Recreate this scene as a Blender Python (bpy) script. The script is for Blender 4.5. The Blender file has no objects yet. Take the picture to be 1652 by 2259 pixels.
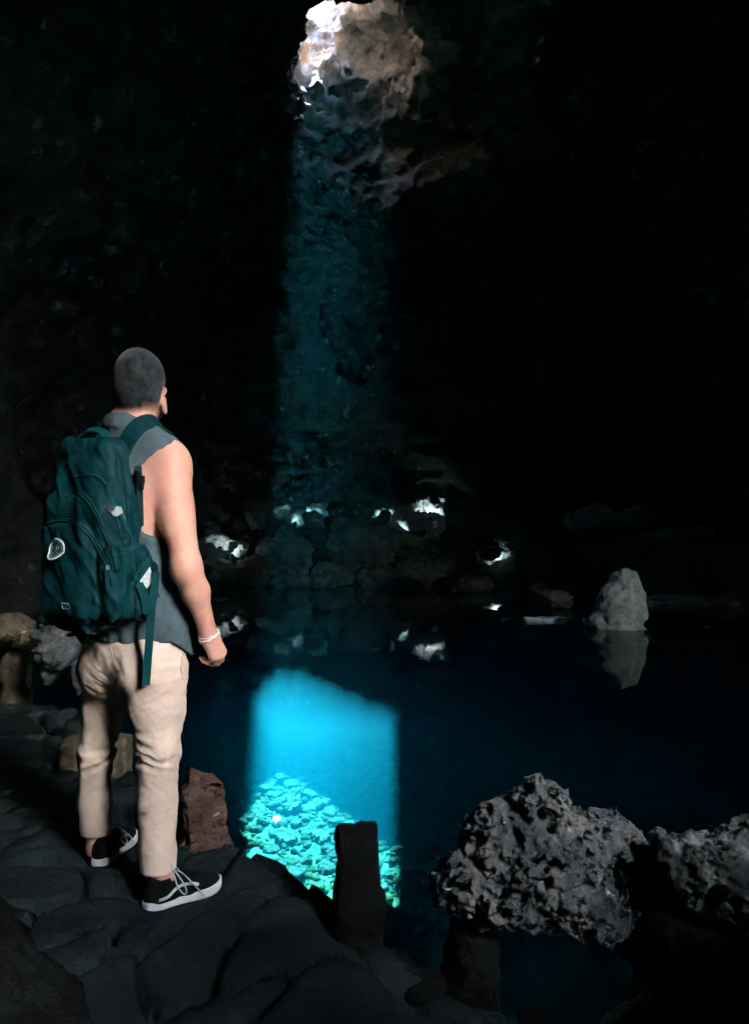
import bpy, bmesh, math, random
import numpy as np
from mathutils import Vector, Matrix
from mathutils.bvhtree import BVHTree

# ------------------------------------------------------------------ camera, sky, sun, exposure
scene = bpy.context.scene
COL = scene.collection
CAM_Z = 2.3
FPX = 1706.0                     # focal length in units of a 1652 x 2258 picture
cam_d = bpy.data.cameras.new("camera")
cam = bpy.data.objects.new("camera", cam_d)
COL.objects.link(cam)
cam.location = (0, 0, CAM_Z)
cam.rotation_euler = (math.radians(90), 0, 0)
cam_d.sensor_fit = 'VERTICAL'
cam_d.sensor_height = 36.0
cam_d.lens = 36.0 * FPX / 2258.0
cam_d.clip_start = 0.05
cam_d.clip_end = 500
scene.camera = cam

SUN_TY = 0.40                    # the sunbeam comes from beyond the skylight: 0.40 m towards us per metre down
SUN_TX = 0.008
sun_vec = Vector((SUN_TX, SUN_TY, 1.0)).normalized()
elev = math.asin(sun_vec.z)
azim = math.atan2(sun_vec.x, sun_vec.y)
world = bpy.data.worlds.new("World")
scene.world = world
world.use_nodes = True
wn = world.node_tree
for n in list(wn.nodes):
    wn.nodes.remove(n)
w_out = wn.nodes.new('ShaderNodeOutputWorld')
w_bg = wn.nodes.new('ShaderNodeBackground')
w_sky = wn.nodes.new('ShaderNodeTexSky')
w_sky.sky_type = 'NISHITA'
w_sky.sun_disc = False
w_sky.sun_elevation = elev
w_sky.sun_rotation = azim
w_sky.air_density = 1.0
w_sky.dust_density = 0.6
w_sky.ozone_density = 1.0
w_bg.inputs['Strength'].default_value = 0.14
wn.links.new(w_sky.outputs[0], w_bg.inputs[0])
wn.links.new(w_bg.outputs[0], w_out.inputs[0])

sun_d = bpy.data.lights.new("sun", 'SUN')
sun_d.energy = 5.0
sun_d.angle = math.radians(0.5)
sun_d.color = (1.0, 0.945, 0.88)
sun = bpy.data.objects.new("sun", sun_d)
COL.objects.link(sun)
sun.rotation_euler = sun_vec.to_track_quat('Z', 'Y').to_euler()
sun.location = (0, 20, 40)

scene.view_settings.view_transform = 'Standard'
scene.view_settings.look = 'None'
scene.view_settings.gamma = 1.0
scene.view_settings.exposure = 6.45
scene.render.engine = 'CYCLES'
cy = scene.cycles
cy.max_bounces = 6
cy.diffuse_bounces = 3
cy.glossy_bounces = 3
cy.transmission_bounces = 4
cy.volume_bounces = 1
cy.transparent_max_bounces = 12
cy.caustics_reflective = False
cy.caustics_refractive = False
cy.use_denoising = True
cy.sample_clamp_indirect = 1.0

# ------------------------------------------------------------------ numpy helpers
_rs = np.random.RandomState(7)
_T = _rs.rand(64, 64, 64).astype(np.float32).ravel()

def vnoise(p):
    """smooth value noise, 0..1, p = (N,3)"""
    p = p.astype(np.float32)
    i = np.floor(p).astype(np.int32)
    f = p - i
    f = f * f * (3 - 2 * f)
    x0, y0, z0 = (i[:, 0] & 63) << 12, (i[:, 1] & 63) << 6, i[:, 2] & 63
    x1, y1, z1 = ((i[:, 0] + 1) & 63) << 12, ((i[:, 1] + 1) & 63) << 6, (i[:, 2] + 1) & 63
    fx, fy, fz = f[:, 0], f[:, 1], f[:, 2]
    a = _T[x0 + y0 + z0]; a = a + (_T[x1 + y0 + z0] - a) * fx
    b = _T[x0 + y1 + z0]; b = b + (_T[x1 + y1 + z0] - b) * fx
    c = _T[x0 + y0 + z1]; c = c + (_T[x1 + y0 + z1] - c) * fx
    d = _T[x0 + y1 + z1]; d = d + (_T[x1 + y1 + z1] - d) * fx
    a = a + (b - a) * fy
    c = c + (d - c) * fy
    return a + (c - a) * fz

def fbm(p, freq, octs, gain=0.5, off=0.0, ridged=False):
    out = np.zeros(len(p), np.float32)
    amp, tot = 1.0, 0.0
    for k in range(octs):
        v = vnoise(p * freq + (off + 17.3 * k))
        v = (1 - np.abs(2 * v - 1)) if ridged else v
        out += amp * (2 * v - 1)
        tot += amp
        amp *= gain
        freq *= 2.03
    return out / tot

def worley(p, freq, seed=0.0, second=False):
    """distance to the nearest random feature point (in cells)"""
    q = (p * freq).astype(np.float32) + seed
    i = np.floor(q).astype(np.int32)
    best = np.full(len(q), 9.0, np.float32)
    best2 = np.full(len(q), 9.0, np.float32)
    for dx in (-1, 0, 1):
        for dy in (-1, 0, 1):
            for dz in (-1, 0, 1):
                c = i + np.array([dx, dy, dz], np.int32)
                h = ((c[:, 0] & 63) << 12) + ((c[:, 1] & 63) << 6) + (c[:, 2] & 63)
                jx = _T[h]; jy = _T[(h * 7 + 101) & 262143]; jz = _T[(h * 13 + 977) & 262143]
                d = np.sqrt((c[:, 0] + jx - q[:, 0]) ** 2 + (c[:, 1] + jy - q[:, 1]) ** 2 + (c[:, 2] + jz - q[:, 2]) ** 2)
                best2 = np.minimum(best2, np.maximum(best, d))
                best = np.minimum(best, d)
    return (best, best2) if second else best

class Field:
    """a signed distance grid (negative = inside)"""
    def __init__(self, lo, hi, h):
        self.lo = np.array(lo, np.float32); self.h = h
        self.n = np.maximum(2, np.ceil((np.array(hi) - np.array(lo)) / h).astype(int) + 1)
        self.S = np.full(tuple(self.n), 9.0, np.float32)
        self.ax = [self.lo[k] + h * np.arange(self.n[k], dtype=np.float32) for k in range(3)]
    def block(self, lo, hi):
        a = np.clip(np.floor((np.array(lo) - self.lo) / self.h).astype(int), 0, self.n)
        b = np.clip(np.ceil((np.array(hi) - self.lo) / self.h).astype(int) + 1, 0, self.n)
        sl = tuple(slice(int(a[k]), int(b[k])) for k in range(3))
        X = self.ax[0][sl[0]][:, None, None]; Y = self.ax[1][sl[1]][None, :, None]; Z = self.ax[2][sl[2]][None, None, :]
        return sl, X, Y, Z
    def put(self, lo, hi, fn, k=0.0, mode='add', pad=0.0):
        m = k + 3 * self.h + pad
        sl, X, Y, Z = self.block(np.array(lo) - m, np.array(hi) + m)
        if any(s.stop <= s.start for s in sl):
            return
        d = fn(X, Y, Z)
        a = self.S[sl]
        if mode == 'sub':
            d = -d
            if k > 0:
                h = np.maximum(k - np.abs(a - d), 0) / k
                self.S[sl] = np.maximum(a, d) + h * h * k * 0.25
            else:
                self.S[sl] = np.maximum(a, d)
        else:
            if k > 0:
                h = np.maximum(k - np.abs(a - d), 0) / k
                self.S[sl] = np.minimum(a, d) - h * h * k * 0.25
            else:
                self.S[sl] = np.minimum(a, d)
    def cone(self, a, b, ra, rb, k=0.02, mode='add'):
        a = np.array(a, np.float32); b = np.array(b, np.float32)
        R = max(ra, rb)
        lo = np.minimum(a, b) - R; hi = np.maximum(a, b) + R
        ab = b - a; L2 = float(ab @ ab) + 1e-12
        def fn(X, Y, Z):
            t = np.clip(((X - a[0]) * ab[0] + (Y - a[1]) * ab[1] + (Z - a[2]) * ab[2]) / L2, 0, 1)
            dx = X - a[0] - t * ab[0]; dy = Y - a[1] - t * ab[1]; dz = Z - a[2] - t * ab[2]
            return np.sqrt(dx * dx + dy * dy + dz * dz) - (ra + (rb - ra) * t)
        self.put(lo, hi, fn, k, mode)
    def ell(self, c, r, M=None, k=0.02, mode='add'):
        """ellipsoid; M rows = local axes"""
        c = np.array(c, np.float32); r = np.array(r, np.float32)
        M = np.eye(3, dtype=np.float32) if M is None else np.array(M, np.float32)
        R = float(r.max())
        def fn(X, Y, Z):
            dx, dy, dz = X - c[0], Y - c[1], Z - c[2]
            q = []; g = []
            for j in range(3):
                u = M[j, 0] * dx + M[j, 1] * dy + M[j, 2] * dz
                q.append((u / r[j]) ** 2); g.append((u / (r[j] * r[j])) ** 2)
            k0 = np.sqrt(q[0] + q[1] + q[2]); k1 = np.sqrt(g[0] + g[1] + g[2]) + 1e-6
            return k0 * (k0 - 1) / k1
        self.put(c - R, c + R, fn, k, mode)
    def box(self, c, hs, rad, M=None, k=0.02, mode='add', taper=None):
        c = np.array(c, np.float32); hs = np.array(hs, np.float32)
        M = np.eye(3, dtype=np.float32) if M is None else np.array(M, np.float32)
        R = float(np.linalg.norm(hs)) + rad
        def fn(X, Y, Z):
            dx, dy, dz = X - c[0], Y - c[1], Z - c[2]
            u = [M[j, 0] * dx + M[j, 1] * dy + M[j, 2] * dz for j in range(3)]
            if taper:
                u = taper(*u)
            q = [np.abs(u[j]) - (hs[j] - rad) for j in range(3)]
            o = np.sqrt(sum(np.maximum(v, 0) ** 2 for v in q))
            return o + np.minimum(np.maximum(np.maximum(q[0], q[1]), q[2]), 0) - rad
        self.put(c - R, c + R, fn, k, mode)
    def displace(self, fn, band):
        """fn(points) added to the distance where |S| < band"""
        m = np.abs(self.S) < band
        idx = np.nonzero(m)
        p = np.stack([self.ax[j][idx[j]] for j in range(3)], 1)
        self.S[idx] += fn(p).astype(np.float32)
    def mesh(self, name, close=True, keep=None):
        S = self.S.copy()
        if close:
            for a in range(3):
                s = [slice(None)] * 3
                s[a] = 0; S[tuple(s)] = np.maximum(S[tuple(s)], 1e-3)
                s[a] = -1; S[tuple(s)] = np.maximum(S[tuple(s)], 1e-3)
        neg = S < 0
        nx, ny, nz = S.shape
        cnt = np.zeros((nx - 1, ny - 1, nz - 1), np.int8)
        for dx in (0, 1):
            for dy in (0, 1):
                for dz in (0, 1):
                    cnt += neg[dx:nx - 1 + dx, dy:ny - 1 + dy, dz:nz - 1 + dz]
        act = (cnt > 0) & (cnt < 8)
        ci = np.nonzero(act)
        N = len(ci[0])
        idm = np.full(act.shape, -1, np.int32)
        idm[ci] = np.arange(N)
        base = np.stack(ci, 1).astype(np.float32)
        cv = {}
        for dx in (0, 1):
            for dy in (0, 1):
                for dz in (0, 1):
                    cv[dx, dy, dz] = S[ci[0] + dx, ci[1] + dy, ci[2] + dz]
        acc = np.zeros((N, 3), np.float32); num = np.zeros(N, np.float32)
        for a in range(3):
            for u in (0, 1):
                for v in (0, 1):
                    c0 = [0, 0, 0]; c1 = [0, 0, 0]
                    o = [x for x in range(3) if x != a]
                    c0[o[0]] = c1[o[0]] = u; c0[o[1]] = c1[o[1]] = v
                    c1[a] = 1
                    s0 = cv[tuple(c0)]; s1 = cv[tuple(c1)]
                    m = (s0 < 0) != (s1 < 0)
                    t = np.where(m, s0 / np.where(m, s0 - s1, 1), 0)
                    pt = np.zeros((N, 3), np.float32)
                    pt[:, o[0]] = u; pt[:, o[1]] = v; pt[:, a] = t
                    acc += pt * m[:, None]; num += m
        V = self.lo + self.h * (base + acc / num[:, None])
        F = []
        for a in range(3):
            o = [x for x in range(3) if x != a]
            sA = [slice(None)] * 3; sB = [slice(None)] * 3
            sA[a] = slice(0, -1); sB[a] = slice(1, None)
            for x in o:
                sA[x] = slice(1, -1); sB[x] = slice(1, -1)
            A = neg[tuple(sA)]; B = neg[tuple(sB)]
            e = np.nonzero(A != B)
            if len(e[0]) == 0:
                continue
            fl = A[e]
            c = [e[0].copy(), e[1].copy(), e[2].copy()]
            def at(du, dv):
                q = list(c)
                q[o[0]] = c[o[0]] + du; q[o[1]] = c[o[1]] + dv
                return idm[q[0], q[1], q[2]]
            q = np.stack([at(0, 0), at(1, 0), at(1, 1), at(0, 1)], 1)
            flip = fl if a != 1 else ~fl
            q = np.where(flip[:, None], q, q[:, ::-1])
            F.append(q)
        F = np.concatenate(F)
        F = F[(F >= 0).all(1)]
        if keep is not None:
            cen = V[F].mean(1)
            F = F[keep(cen)]
        return np_mesh(name, V, F)

def np_mesh(name, V, F, smooth=True):
    used = np.zeros(len(V), bool); used[F.ravel()] = True
    mp = np.cumsum(used) - 1
    V = V[used]; F = mp[F]
    me = bpy.data.meshes.new(name)
    n, k = F.shape
    me.vertices.add(len(V)); me.vertices.foreach_set('co', V.astype(np.float32).ravel())
    me.loops.add(n * k); me.loops.foreach_set('vertex_index', F.astype(np.int32).ravel())
    me.polygons.add(n)
    me.polygons.foreach_set('loop_start', np.arange(0, n * k, k, dtype=np.int32))
    me.polygons.foreach_set('use_smooth', np.full(n, smooth))
    me.update(calc_edges=True)
    me.validate()
    return me

def relax(me, it=1, w=0.5):
    """laplacian smoothing"""
    n = len(me.vertices)
    V = np.zeros(n * 3, np.float32); me.vertices.foreach_get('co', V); V = V.reshape(-1, 3)
    E = np.zeros(len(me.edges) * 2, np.int32); me.edges.foreach_get('vertices', E); E = E.reshape(-1, 2)
    for _ in range(it):
        s = np.zeros((n, 3)); c = np.bincount(E.ravel(), minlength=n)
        for a in range(3):
            s[:, a] = np.bincount(E[:, 0], V[E[:, 1], a], n) + np.bincount(E[:, 1], V[E[:, 0], a], n)
        V = V + w * (s / np.maximum(c, 1)[:, None] - V)
    me.vertices.foreach_set('co', V.astype(np.float32).ravel()); me.update()
    return me

def P(px, py, d):
    """point seen at (px, py) of the 1652 x 2258 picture at depth d"""
    return Vector(((px - 826.0) / FPX * d, d, CAM_Z - (py - 1129.0) / FPX * d))

# ------------------------------------------------------------------ objects
def tag(o, label=None, cat=None, group=None, kind=None):
    if label: o['label'] = label
    if cat: o['category'] = cat
    if group: o['group'] = group
    if kind: o['kind'] = kind
    return o

def link(name, me, mat=None, parent=None):
    o = bpy.data.objects.new(name, me)
    COL.objects.link(o)
    if mat is not None:
        me.materials.clear(); me.materials.append(mat)
    if parent is not None:
        o.parent = parent
    return o

def empty(name, loc=(0, 0, 0)):
    o = bpy.data.objects.new(name, None)
    COL.objects.link(o)
    o.location = loc
    o.empty_display_size = 0.1
    return o

def recentre(o):
    """move the object's origin to its base, keeping it in place"""
    me = o.data
    n = len(me.vertices)
    V = np.zeros(n * 3, np.float32); me.vertices.foreach_get('co', V); V = V.reshape(-1, 3)
    c = np.array([(V[:, 0].min() + V[:, 0].max()) / 2, (V[:, 1].min() + V[:, 1].max()) / 2, V[:, 2].min()])
    me.vertices.foreach_set('co', (V - c).astype(np.float32).ravel()); me.update()
    o.location = Vector(c) + o.location
    return o

def tube(pts, r, seg=8, closed=False, flat=None, normals=None):
    """a swept tube (or strap when flat=(half width, half thickness) with normals) as (V, F)"""
    pts = [Vector(p) for p in pts]
    n = len(pts); V = []; F = []
    prev = None
    for i, p in enumerate(pts):
        if closed:
            t = pts[(i + 1) % n] - pts[i - 1]
        else:
            t = pts[min(i + 1, n - 1)] - pts[max(i - 1, 0)]
        t.normalize()
        if normals is not None:
            nn = Vector(normals[i]); nn = nn - t * nn.dot(t)
            nn.normalize()
        else:
            if prev is None:
                a = Vector((0, 0, 1)) if abs(t.z) < 0.9 else Vector((1, 0, 0))
                nn = a - t * a.dot(t)
            else:
                nn = prev - t * prev.dot(t)
            nn.normalize()
        prev = nn
        b = t.cross(nn)
        rr = r[i] if hasattr(r, '__len__') else r
        if flat:
            hw, ht = flat
            ring = [(-hw, -ht), (hw, -ht), (hw, ht), (-hw, ht)]
            for (u, v) in ring:
                V.append(p + b * u + nn * v)
        else:
            for k in range(seg):
                a = 2 * math.pi * k / seg
                V.append(p + (nn * math.cos(a) + b * math.sin(a)) * rr)
    m = 4 if flat else seg
    for i in range(n if closed else n - 1):
        for k in range(m):
            a, b2 = i * m + k, i * m + (k + 1) % m
            c, d = ((i + 1) % n) * m + (k + 1) % m, ((i + 1) % n) * m + k
            F.append((a, b2, c, d))
    if not closed:
        F.append(tuple(range(m))[::-1]); F.append(tuple(range((n - 1) * m, n * m)))
    return V, F

def py_mesh(name, chunks, smooth=True):
    V = []; F = []
    for v, f in chunks:
        o = len(V)
        V += [tuple(x) for x in v]
        F += [tuple(i + o for i in q) for q in f]
    me = bpy.data.meshes.new(name)
    me.from_pydata(V, [], F); me.update()
    if smooth:
        me.polygons.foreach_set('use_smooth', [True] * len(me.polygons))
    return me

def catmull(pts, n=8):
    pts = [Vector(p) for p in pts]
    out = []
    for i in range(len(pts) - 1):
        p0 = pts[max(i - 1, 0)]; p1 = pts[i]; p2 = pts[i + 1]; p3 = pts[min(i + 2, len(pts) - 1)]
        for k in range(n):
            t = k / n
            out.append(0.5 * ((2 * p1) + (p2 - p0) * t + (2 * p0 - 5 * p1 + 4 * p2 - p3) * t * t + (3 * p1 - p0 - 3 * p2 + p3) * t ** 3))
    out.append(pts[-1])
    return out

def bvh_of(me):
    V = [v.co.copy() for v in me.vertices]
    return BVHTree.FromPolygons(V, [tuple(p.vertices) for p in me.polygons])

# ------------------------------------------------------------------ materials
def new_mat(name):
    m = bpy.data.materials.new(name); m.use_nodes = True
    nt = m.node_tree
    return m, nt, nt.nodes['Principled BSDF']

def nd(nt, t, **kw):
    n = nt.nodes.new(t)
    for k, v in kw.items():
        if k in n.inputs: n.inputs[k].default_value = v
        else: setattr(n, k, v)
    return n

def ramp(nt, src, stops):
    r = nt.nodes.new('ShaderNodeValToRGB')
    el = r.color_ramp.elements
    while len(el) < len(stops): el.new(0.5)
    for e, (p, c) in zip(el, stops):
        e.position = p
        e.color = (*c, 1) if len(c) == 3 else c
    nt.links.new(src, r.inputs[0])
    return r

def stone_mat(name, c0, c1, c2=None, scale=4.0, bump=0.6, bdist=0.02, rough=0.9, fine=60.0, spec=0.06, speck=None):
    m, nt, b = new_mat(name)
    L = nt.links
    tc = nd(nt, 'ShaderNodeTexCoord')
    n1 = nd(nt, 'ShaderNodeTexNoise', Scale=scale, Detail=8.0, Roughness=0.65)
    n2 = nd(nt, 'ShaderNodeTexNoise', Scale=fine, Detail=6.0, Roughness=0.7)
    for n in (n1, n2): L.new(tc.outputs['Object'], n.inputs['Vector'])
    stops = [(0.32, c0), (0.62, c1)] if c2 is None else [(0.3, c0), (0.5, c1), (0.68, c2)]
    r = ramp(nt, n1.outputs[0], stops)
    mx = nd(nt, 'ShaderNodeMix', data_type='RGBA', blend_type='MULTIPLY'); mx.inputs[0].default_value = 0.75
    r2 = ramp(nt, n2.outputs[0], [(0.3, (0.45, 0.45, 0.45)), (0.65, (1.25, 1.25, 1.25))])
    L.new(r.outputs[0], mx.inputs[6]); L.new(r2.outputs[0], mx.inputs[7])
    col = mx.outputs[2]
    if speck:
        n3 = nd(nt, 'ShaderNodeTexNoise', Scale=speck[1], Detail=4.0, Roughness=0.6)
        L.new(tc.outputs['Object'], n3.inputs['Vector'])
        r3 = ramp(nt, n3.outputs[0], [(speck[2], (0, 0, 0)), (speck[2] + 0.05, (1, 1, 1))])
        m2 = nd(nt, 'ShaderNodeMix', data_type='RGBA')
        L.new(r3.outputs[0], m2.inputs[0]); L.new(col, m2.inputs[6]); m2.inputs[7].default_value = (*speck[0], 1)
        col = m2.outputs[2]
    L.new(col, b.inputs['Base Color'])
    b.inputs['Roughness'].default_value = rough
    b.inputs['Specular IOR Level'].default_value = spec
    if bump:
        bp = nd(nt, 'ShaderNodeBump', Strength=bump, Distance=bdist)
        ad = nd(nt, 'ShaderNodeMath', operation='ADD')
        L.new(n2.outputs[0], ad.inputs[0]); L.new(n1.outputs[0], ad.inputs[1])
        L.new(ad.outputs[0], bp.inputs['Height'])
        L.new(bp.outputs[0], b.inputs['Normal'])
    return m

def plain_mat(name, col, rough=0.7, spec=0.3, noise=0.12, scale=40.0, metal=0.0, bump=0.0, bscale=400.0, sheen=0.0):
    m, nt, b = new_mat(name)
    L = nt.links
    tc = nd(nt, 'ShaderNodeTexCoord')
    n1 = nd(nt, 'ShaderNodeTexNoise', Scale=scale, Detail=5.0, Roughness=0.6)
    L.new(tc.outputs['Object'], n1.inputs['Vector'])
    lo = tuple(c * (1 - noise) for c in col); hi = tuple(min(1, c * (1 + noise)) for c in col)
    r = ramp(nt, n1.outputs[0], [(0.3, lo), (0.7, hi)])
    L.new(r.outputs[0], b.inputs['Base Color'])
    b.inputs['Roughness'].default_value = rough
    b.inputs['Specular IOR Level'].default_value = spec
    b.inputs['Metallic'].default_value = metal
    if sheen: b.inputs['Sheen Weight'].default_value = sheen
    if bump:
        n2 = nd(nt, 'ShaderNodeTexNoise', Scale=bscale, Detail=2.0)
        L.new(tc.outputs['Object'], n2.inputs['Vector'])
        bp = nd(nt, 'ShaderNodeBump', Strength=bump, Distance=0.001)
        L.new(n2.outputs[0], bp.inputs['Height']); L.new(bp.outputs[0], b.inputs['Normal'])
    return m
# ------------------------------------------------------------------ the cave
def sstep(a, b, x):
    t = np.clip((x - a) / (b - a), 0, 1)
    return t * t * (3 - 2 * t)

# outline of the sunbeam where it meets the water (x, y): the skylight above has this outline too
BEAM = [(-1.63, 10.24), (-1.54, 10.55), (-1.50, 10.95), (-1.40, 11.5), (-0.71, 11.2), (-0.30, 10.4), (0.06, 9.75),
        (0.40, 9.15), (0.43, 8.6), (0.30, 8.05), (-0.6, 7.92), (-1.2, 8.15), (-1.48, 8.9), (-1.58, 9.6)]
MOUTH_P = np.array([-0.75, 2.5, 2.0])
MOUTH_D = np.array([0.60, -0.66, 0.45]); MOUTH_D /= np.linalg.norm(MOUTH_D)
MOUTH_TAN = (0.115, 0.26)          # a tall narrow cleft
MOUTH_H = np.cross(MOUTH_D, [0, 0, 1.0]); MOUTH_H /= np.linalg.norm(MOUTH_H)
MOUTH_V = np.cross(MOUTH_H, MOUTH_D)

def grid_mesh(name, x0, x1, y0, y1, h, fz, keep=None):
    xs = np.arange(x0, x1 + h, h); ys = np.arange(y0, y1 + h, h)
    gx, gy = np.meshgrid(xs, ys, indexing='ij')
    x = gx.ravel(); y = gy.ravel()
    z = fz(x, y)
    V = np.stack([x, y, z], 1)
    ny = len(ys)
    i = (np.arange(len(xs) - 1)[:, None] * ny + np.arange(ny - 1)[None, :]).ravel()
    F = np.stack([i, i + ny, i + ny + 1, i + 1], 1)
    if keep is not None:
        F = F[keep(V[F].mean(1))]
    return np_mesh(name, V, F)

def poly_sd(x, y, pts):
    d = np.full(np.broadcast(x, y).shape, 1e9, np.float32)
    s = np.ones_like(d)
    n = len(pts)
    for i in range(n):
        ax, ay = pts[i]; bx, by = pts[i - 1]
        ex, ey = bx - ax, by - ay
        wx, wy = x - ax, y - ay
        t = np.clip((wx * ex + wy * ey) / (ex * ex + ey * ey), 0, 1)
        d = np.minimum(d, (wx - ex * t) ** 2 + (wy - ey * t) ** 2)
        c1 = y >= ay; c2 = y < by; c3 = ex * wy > ey * wx
        flip = (c1 & c2 & c3) | (~c1 & ~c2 & ~c3)
        s = np.where(flip, -s, s)
    return s * np.sqrt(d)

def smin(a, b, k):
    h = np.maximum(k - np.abs(a - b), 0) / k
    return np.minimum(a, b) - h * h * k * 0.25

def cave_air(X, Y, Z):
    qx = np.abs(X - 1.5) / 8.6; qy = np.abs(Y - 11) / 17.0; qz = np.abs(Z - 1.2) / 9.5
    f = ((qx ** 2.2 + qy ** 3.4 + qz ** 2.2) ** (1 / 2.3) - 1) * 8.0
    # a curtain of rock hanging from the roof just beyond the skylight
    zb = 8.85 + 0.42 * np.maximum(X - 0.2, 0) + 0.5 * np.maximum(-0.4 - X, 0)
    rk = np.maximum(np.maximum(np.abs(X - 0.15) - 1.85, np.maximum(15.9 - Y, Y - 21.0)), zb - Z)
    f = np.maximum(f, -rk)
    # daylight opening behind the viewer, up to the right
    dx, dy, dz = X - MOUTH_P[0], Y - MOUTH_P[1], Z - MOUTH_P[2]
    t = dx * MOUTH_D[0] + dy * MOUTH_D[1] + dz * MOUTH_D[2]
    a = (dx * MOUTH_H[0] + dy * MOUTH_H[1] + dz * MOUTH_H[2]) / MOUTH_TAN[0]
    b = (dx * MOUTH_V[0] + dy * MOUTH_V[1] + dz * MOUTH_V[2]) / MOUTH_TAN[1]
    g = np.maximum((np.sqrt(a * a + b * b) - t) * 0.13, 3.0 - t)
    f = np.minimum(f, g)
    return f

def pit_air(X, Y, Z):
    # round chamber of the skylight in the roof
    e = np.sqrt(((X + 0.34) / 1.30) ** 2 + ((Y - 14.5) / 2.15) ** 2) - 1
    ch = np.maximum(e * 1.5, Z - 12.7 + 0.5 * (X + 0.6))
    ch = np.maximum(ch, 8.6 - Z)
    # stepped recess under the far rim
    nx = np.maximum(np.abs(X - 0.55) - 2.2, 0); q1 = Y - (15.9 + 0.42 * (Z - 8.7) + 0.25 * np.sin(X * 2.1))
    n1 = np.maximum(np.maximum(q1, 12.5 - Y), np.maximum(np.abs(X - 0.5) - (1.95 - 0.3 * (Z - 9.5)), np.maximum(8.5 + 0.25 * X - Z, Z - 10.4)))
    # shaft along the sun direction
    sx, sy = X - SUN_TX * Z, Y - SUN_TY * Z
    pr = np.maximum(poly_sd(sx, sy, BEAM) - 0.08, 9.0 - Z)
    # the back left wall leans out and catches the sun
    b = np.maximum(np.maximum(np.abs(X + 1.15) - 0.56, Y - (15.70 + 0.70 * (Z - 10.7) - 0.45 * (X + 1.15))), np.maximum(10.7 - Z, 13.5 - Y))
    f = smin(smin(ch, n1, 0.4), pr, 0.08)
    return smin(f, b, 0.12)

def rock_noise(p, near):
    strat = p * np.array([0.6, 0.6, 1.35], np.float32)
    big = fbm(p, 0.22, 3, 0.5, 3.1) * 1.3 * near
    mid = fbm(strat, 0.8, 4, 0.55, 9.7, ridged=True) * (0.10 + 0.40 * near)
    fine = fbm(p, 3.2, 3, 0.6, 31.0) * 0.13
    w = (worley(p * np.array([1, 1, 1.4], np.float32), 0.9, 5.0) - 0.5) * 0.35 * near
    w1, w2 = worley(p + 0.25 * np.stack([fbm(p, 1.1, 2, .5, 1.), fbm(p, 1.1, 2, .5, 9.), fbm(p, 1.1, 2, .5, 21.)], 1), 1.25, 17.0, True)
    blocks = (0.5 - sstep(0.0, 0.25, w2 - w1)) * 0.10 + (w1 - 0.5) * 0.16
    crag = fbm(p * np.array([1, 1, 1.3], np.float32) + 0.4 * w1[:, None], 1.7, 5, 0.6, 55.0, ridged=True) * 0.20
    return big + mid + fine + w + (blocks + crag) * (1 - 0.5 * near)

def near_mouth(p):
    d = p - MOUTH_P
    t = d @ MOUTH_D
    q = np.sqrt((d @ MOUTH_H / 0.20) ** 2 + (d @ MOUTH_V / 0.34) ** 2) / np.maximum(t, 0.5)
    return np.where(t > 3, 0.12 + 0.88 * sstep(0.8, 1.8, q), 1.0)

def near_pit(p):
    d2 = ((p[:, 0] + 0.2) / 2.4) ** 2 + ((p[:, 1] - 14.6) / 3.4) ** 2 + (np.minimum(p[:, 2] - 8.0, 0) / 1.5) ** 2
    return np.clip(1 - np.exp(-np.maximum(d2 - 0.5, 0) * 0.9), 0.0, 1)

PB_LO = np.array([-3.0, 11.4, 8.0]); PB_HI = np.array([3.2, 19.0, 14.6])
def in_pitbox(c, m):
    return ((c > PB_LO + m) & (c < PB_HI - m)).all(1)

def cave_mat():
    m = stone_mat('cave_rock', (0.014, 0.0155, 0.016), (0.046, 0.048, 0.046), scale=1.3, bump=0.8, bdist=0.06, fine=9.0, speck=((0.14, 0.145, 0.13), 2.2, 0.62))
    nt = m.node_tree; L = nt.links; b = nt.nodes['Principled BSDF']
    src = b.inputs['Base Color'].links[0].from_socket
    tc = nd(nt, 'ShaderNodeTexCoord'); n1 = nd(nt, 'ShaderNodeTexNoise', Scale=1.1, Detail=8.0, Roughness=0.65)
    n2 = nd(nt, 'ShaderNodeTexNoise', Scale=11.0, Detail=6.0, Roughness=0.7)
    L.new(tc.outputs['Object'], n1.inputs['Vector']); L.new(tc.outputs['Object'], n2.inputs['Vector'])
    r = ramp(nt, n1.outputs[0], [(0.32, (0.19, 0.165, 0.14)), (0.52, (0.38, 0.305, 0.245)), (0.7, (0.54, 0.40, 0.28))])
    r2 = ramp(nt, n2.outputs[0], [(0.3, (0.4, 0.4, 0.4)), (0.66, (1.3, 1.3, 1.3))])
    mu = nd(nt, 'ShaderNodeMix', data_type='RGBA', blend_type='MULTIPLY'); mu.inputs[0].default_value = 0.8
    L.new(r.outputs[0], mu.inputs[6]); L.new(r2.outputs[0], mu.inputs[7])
    at = nd(nt, 'ShaderNodeAttribute', attribute_name='lit_tone')
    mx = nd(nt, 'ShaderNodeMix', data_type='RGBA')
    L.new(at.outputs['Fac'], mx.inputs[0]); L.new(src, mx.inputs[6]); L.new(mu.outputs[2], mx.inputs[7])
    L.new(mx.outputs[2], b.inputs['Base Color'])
    return m
M_rock = cave_mat()

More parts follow.
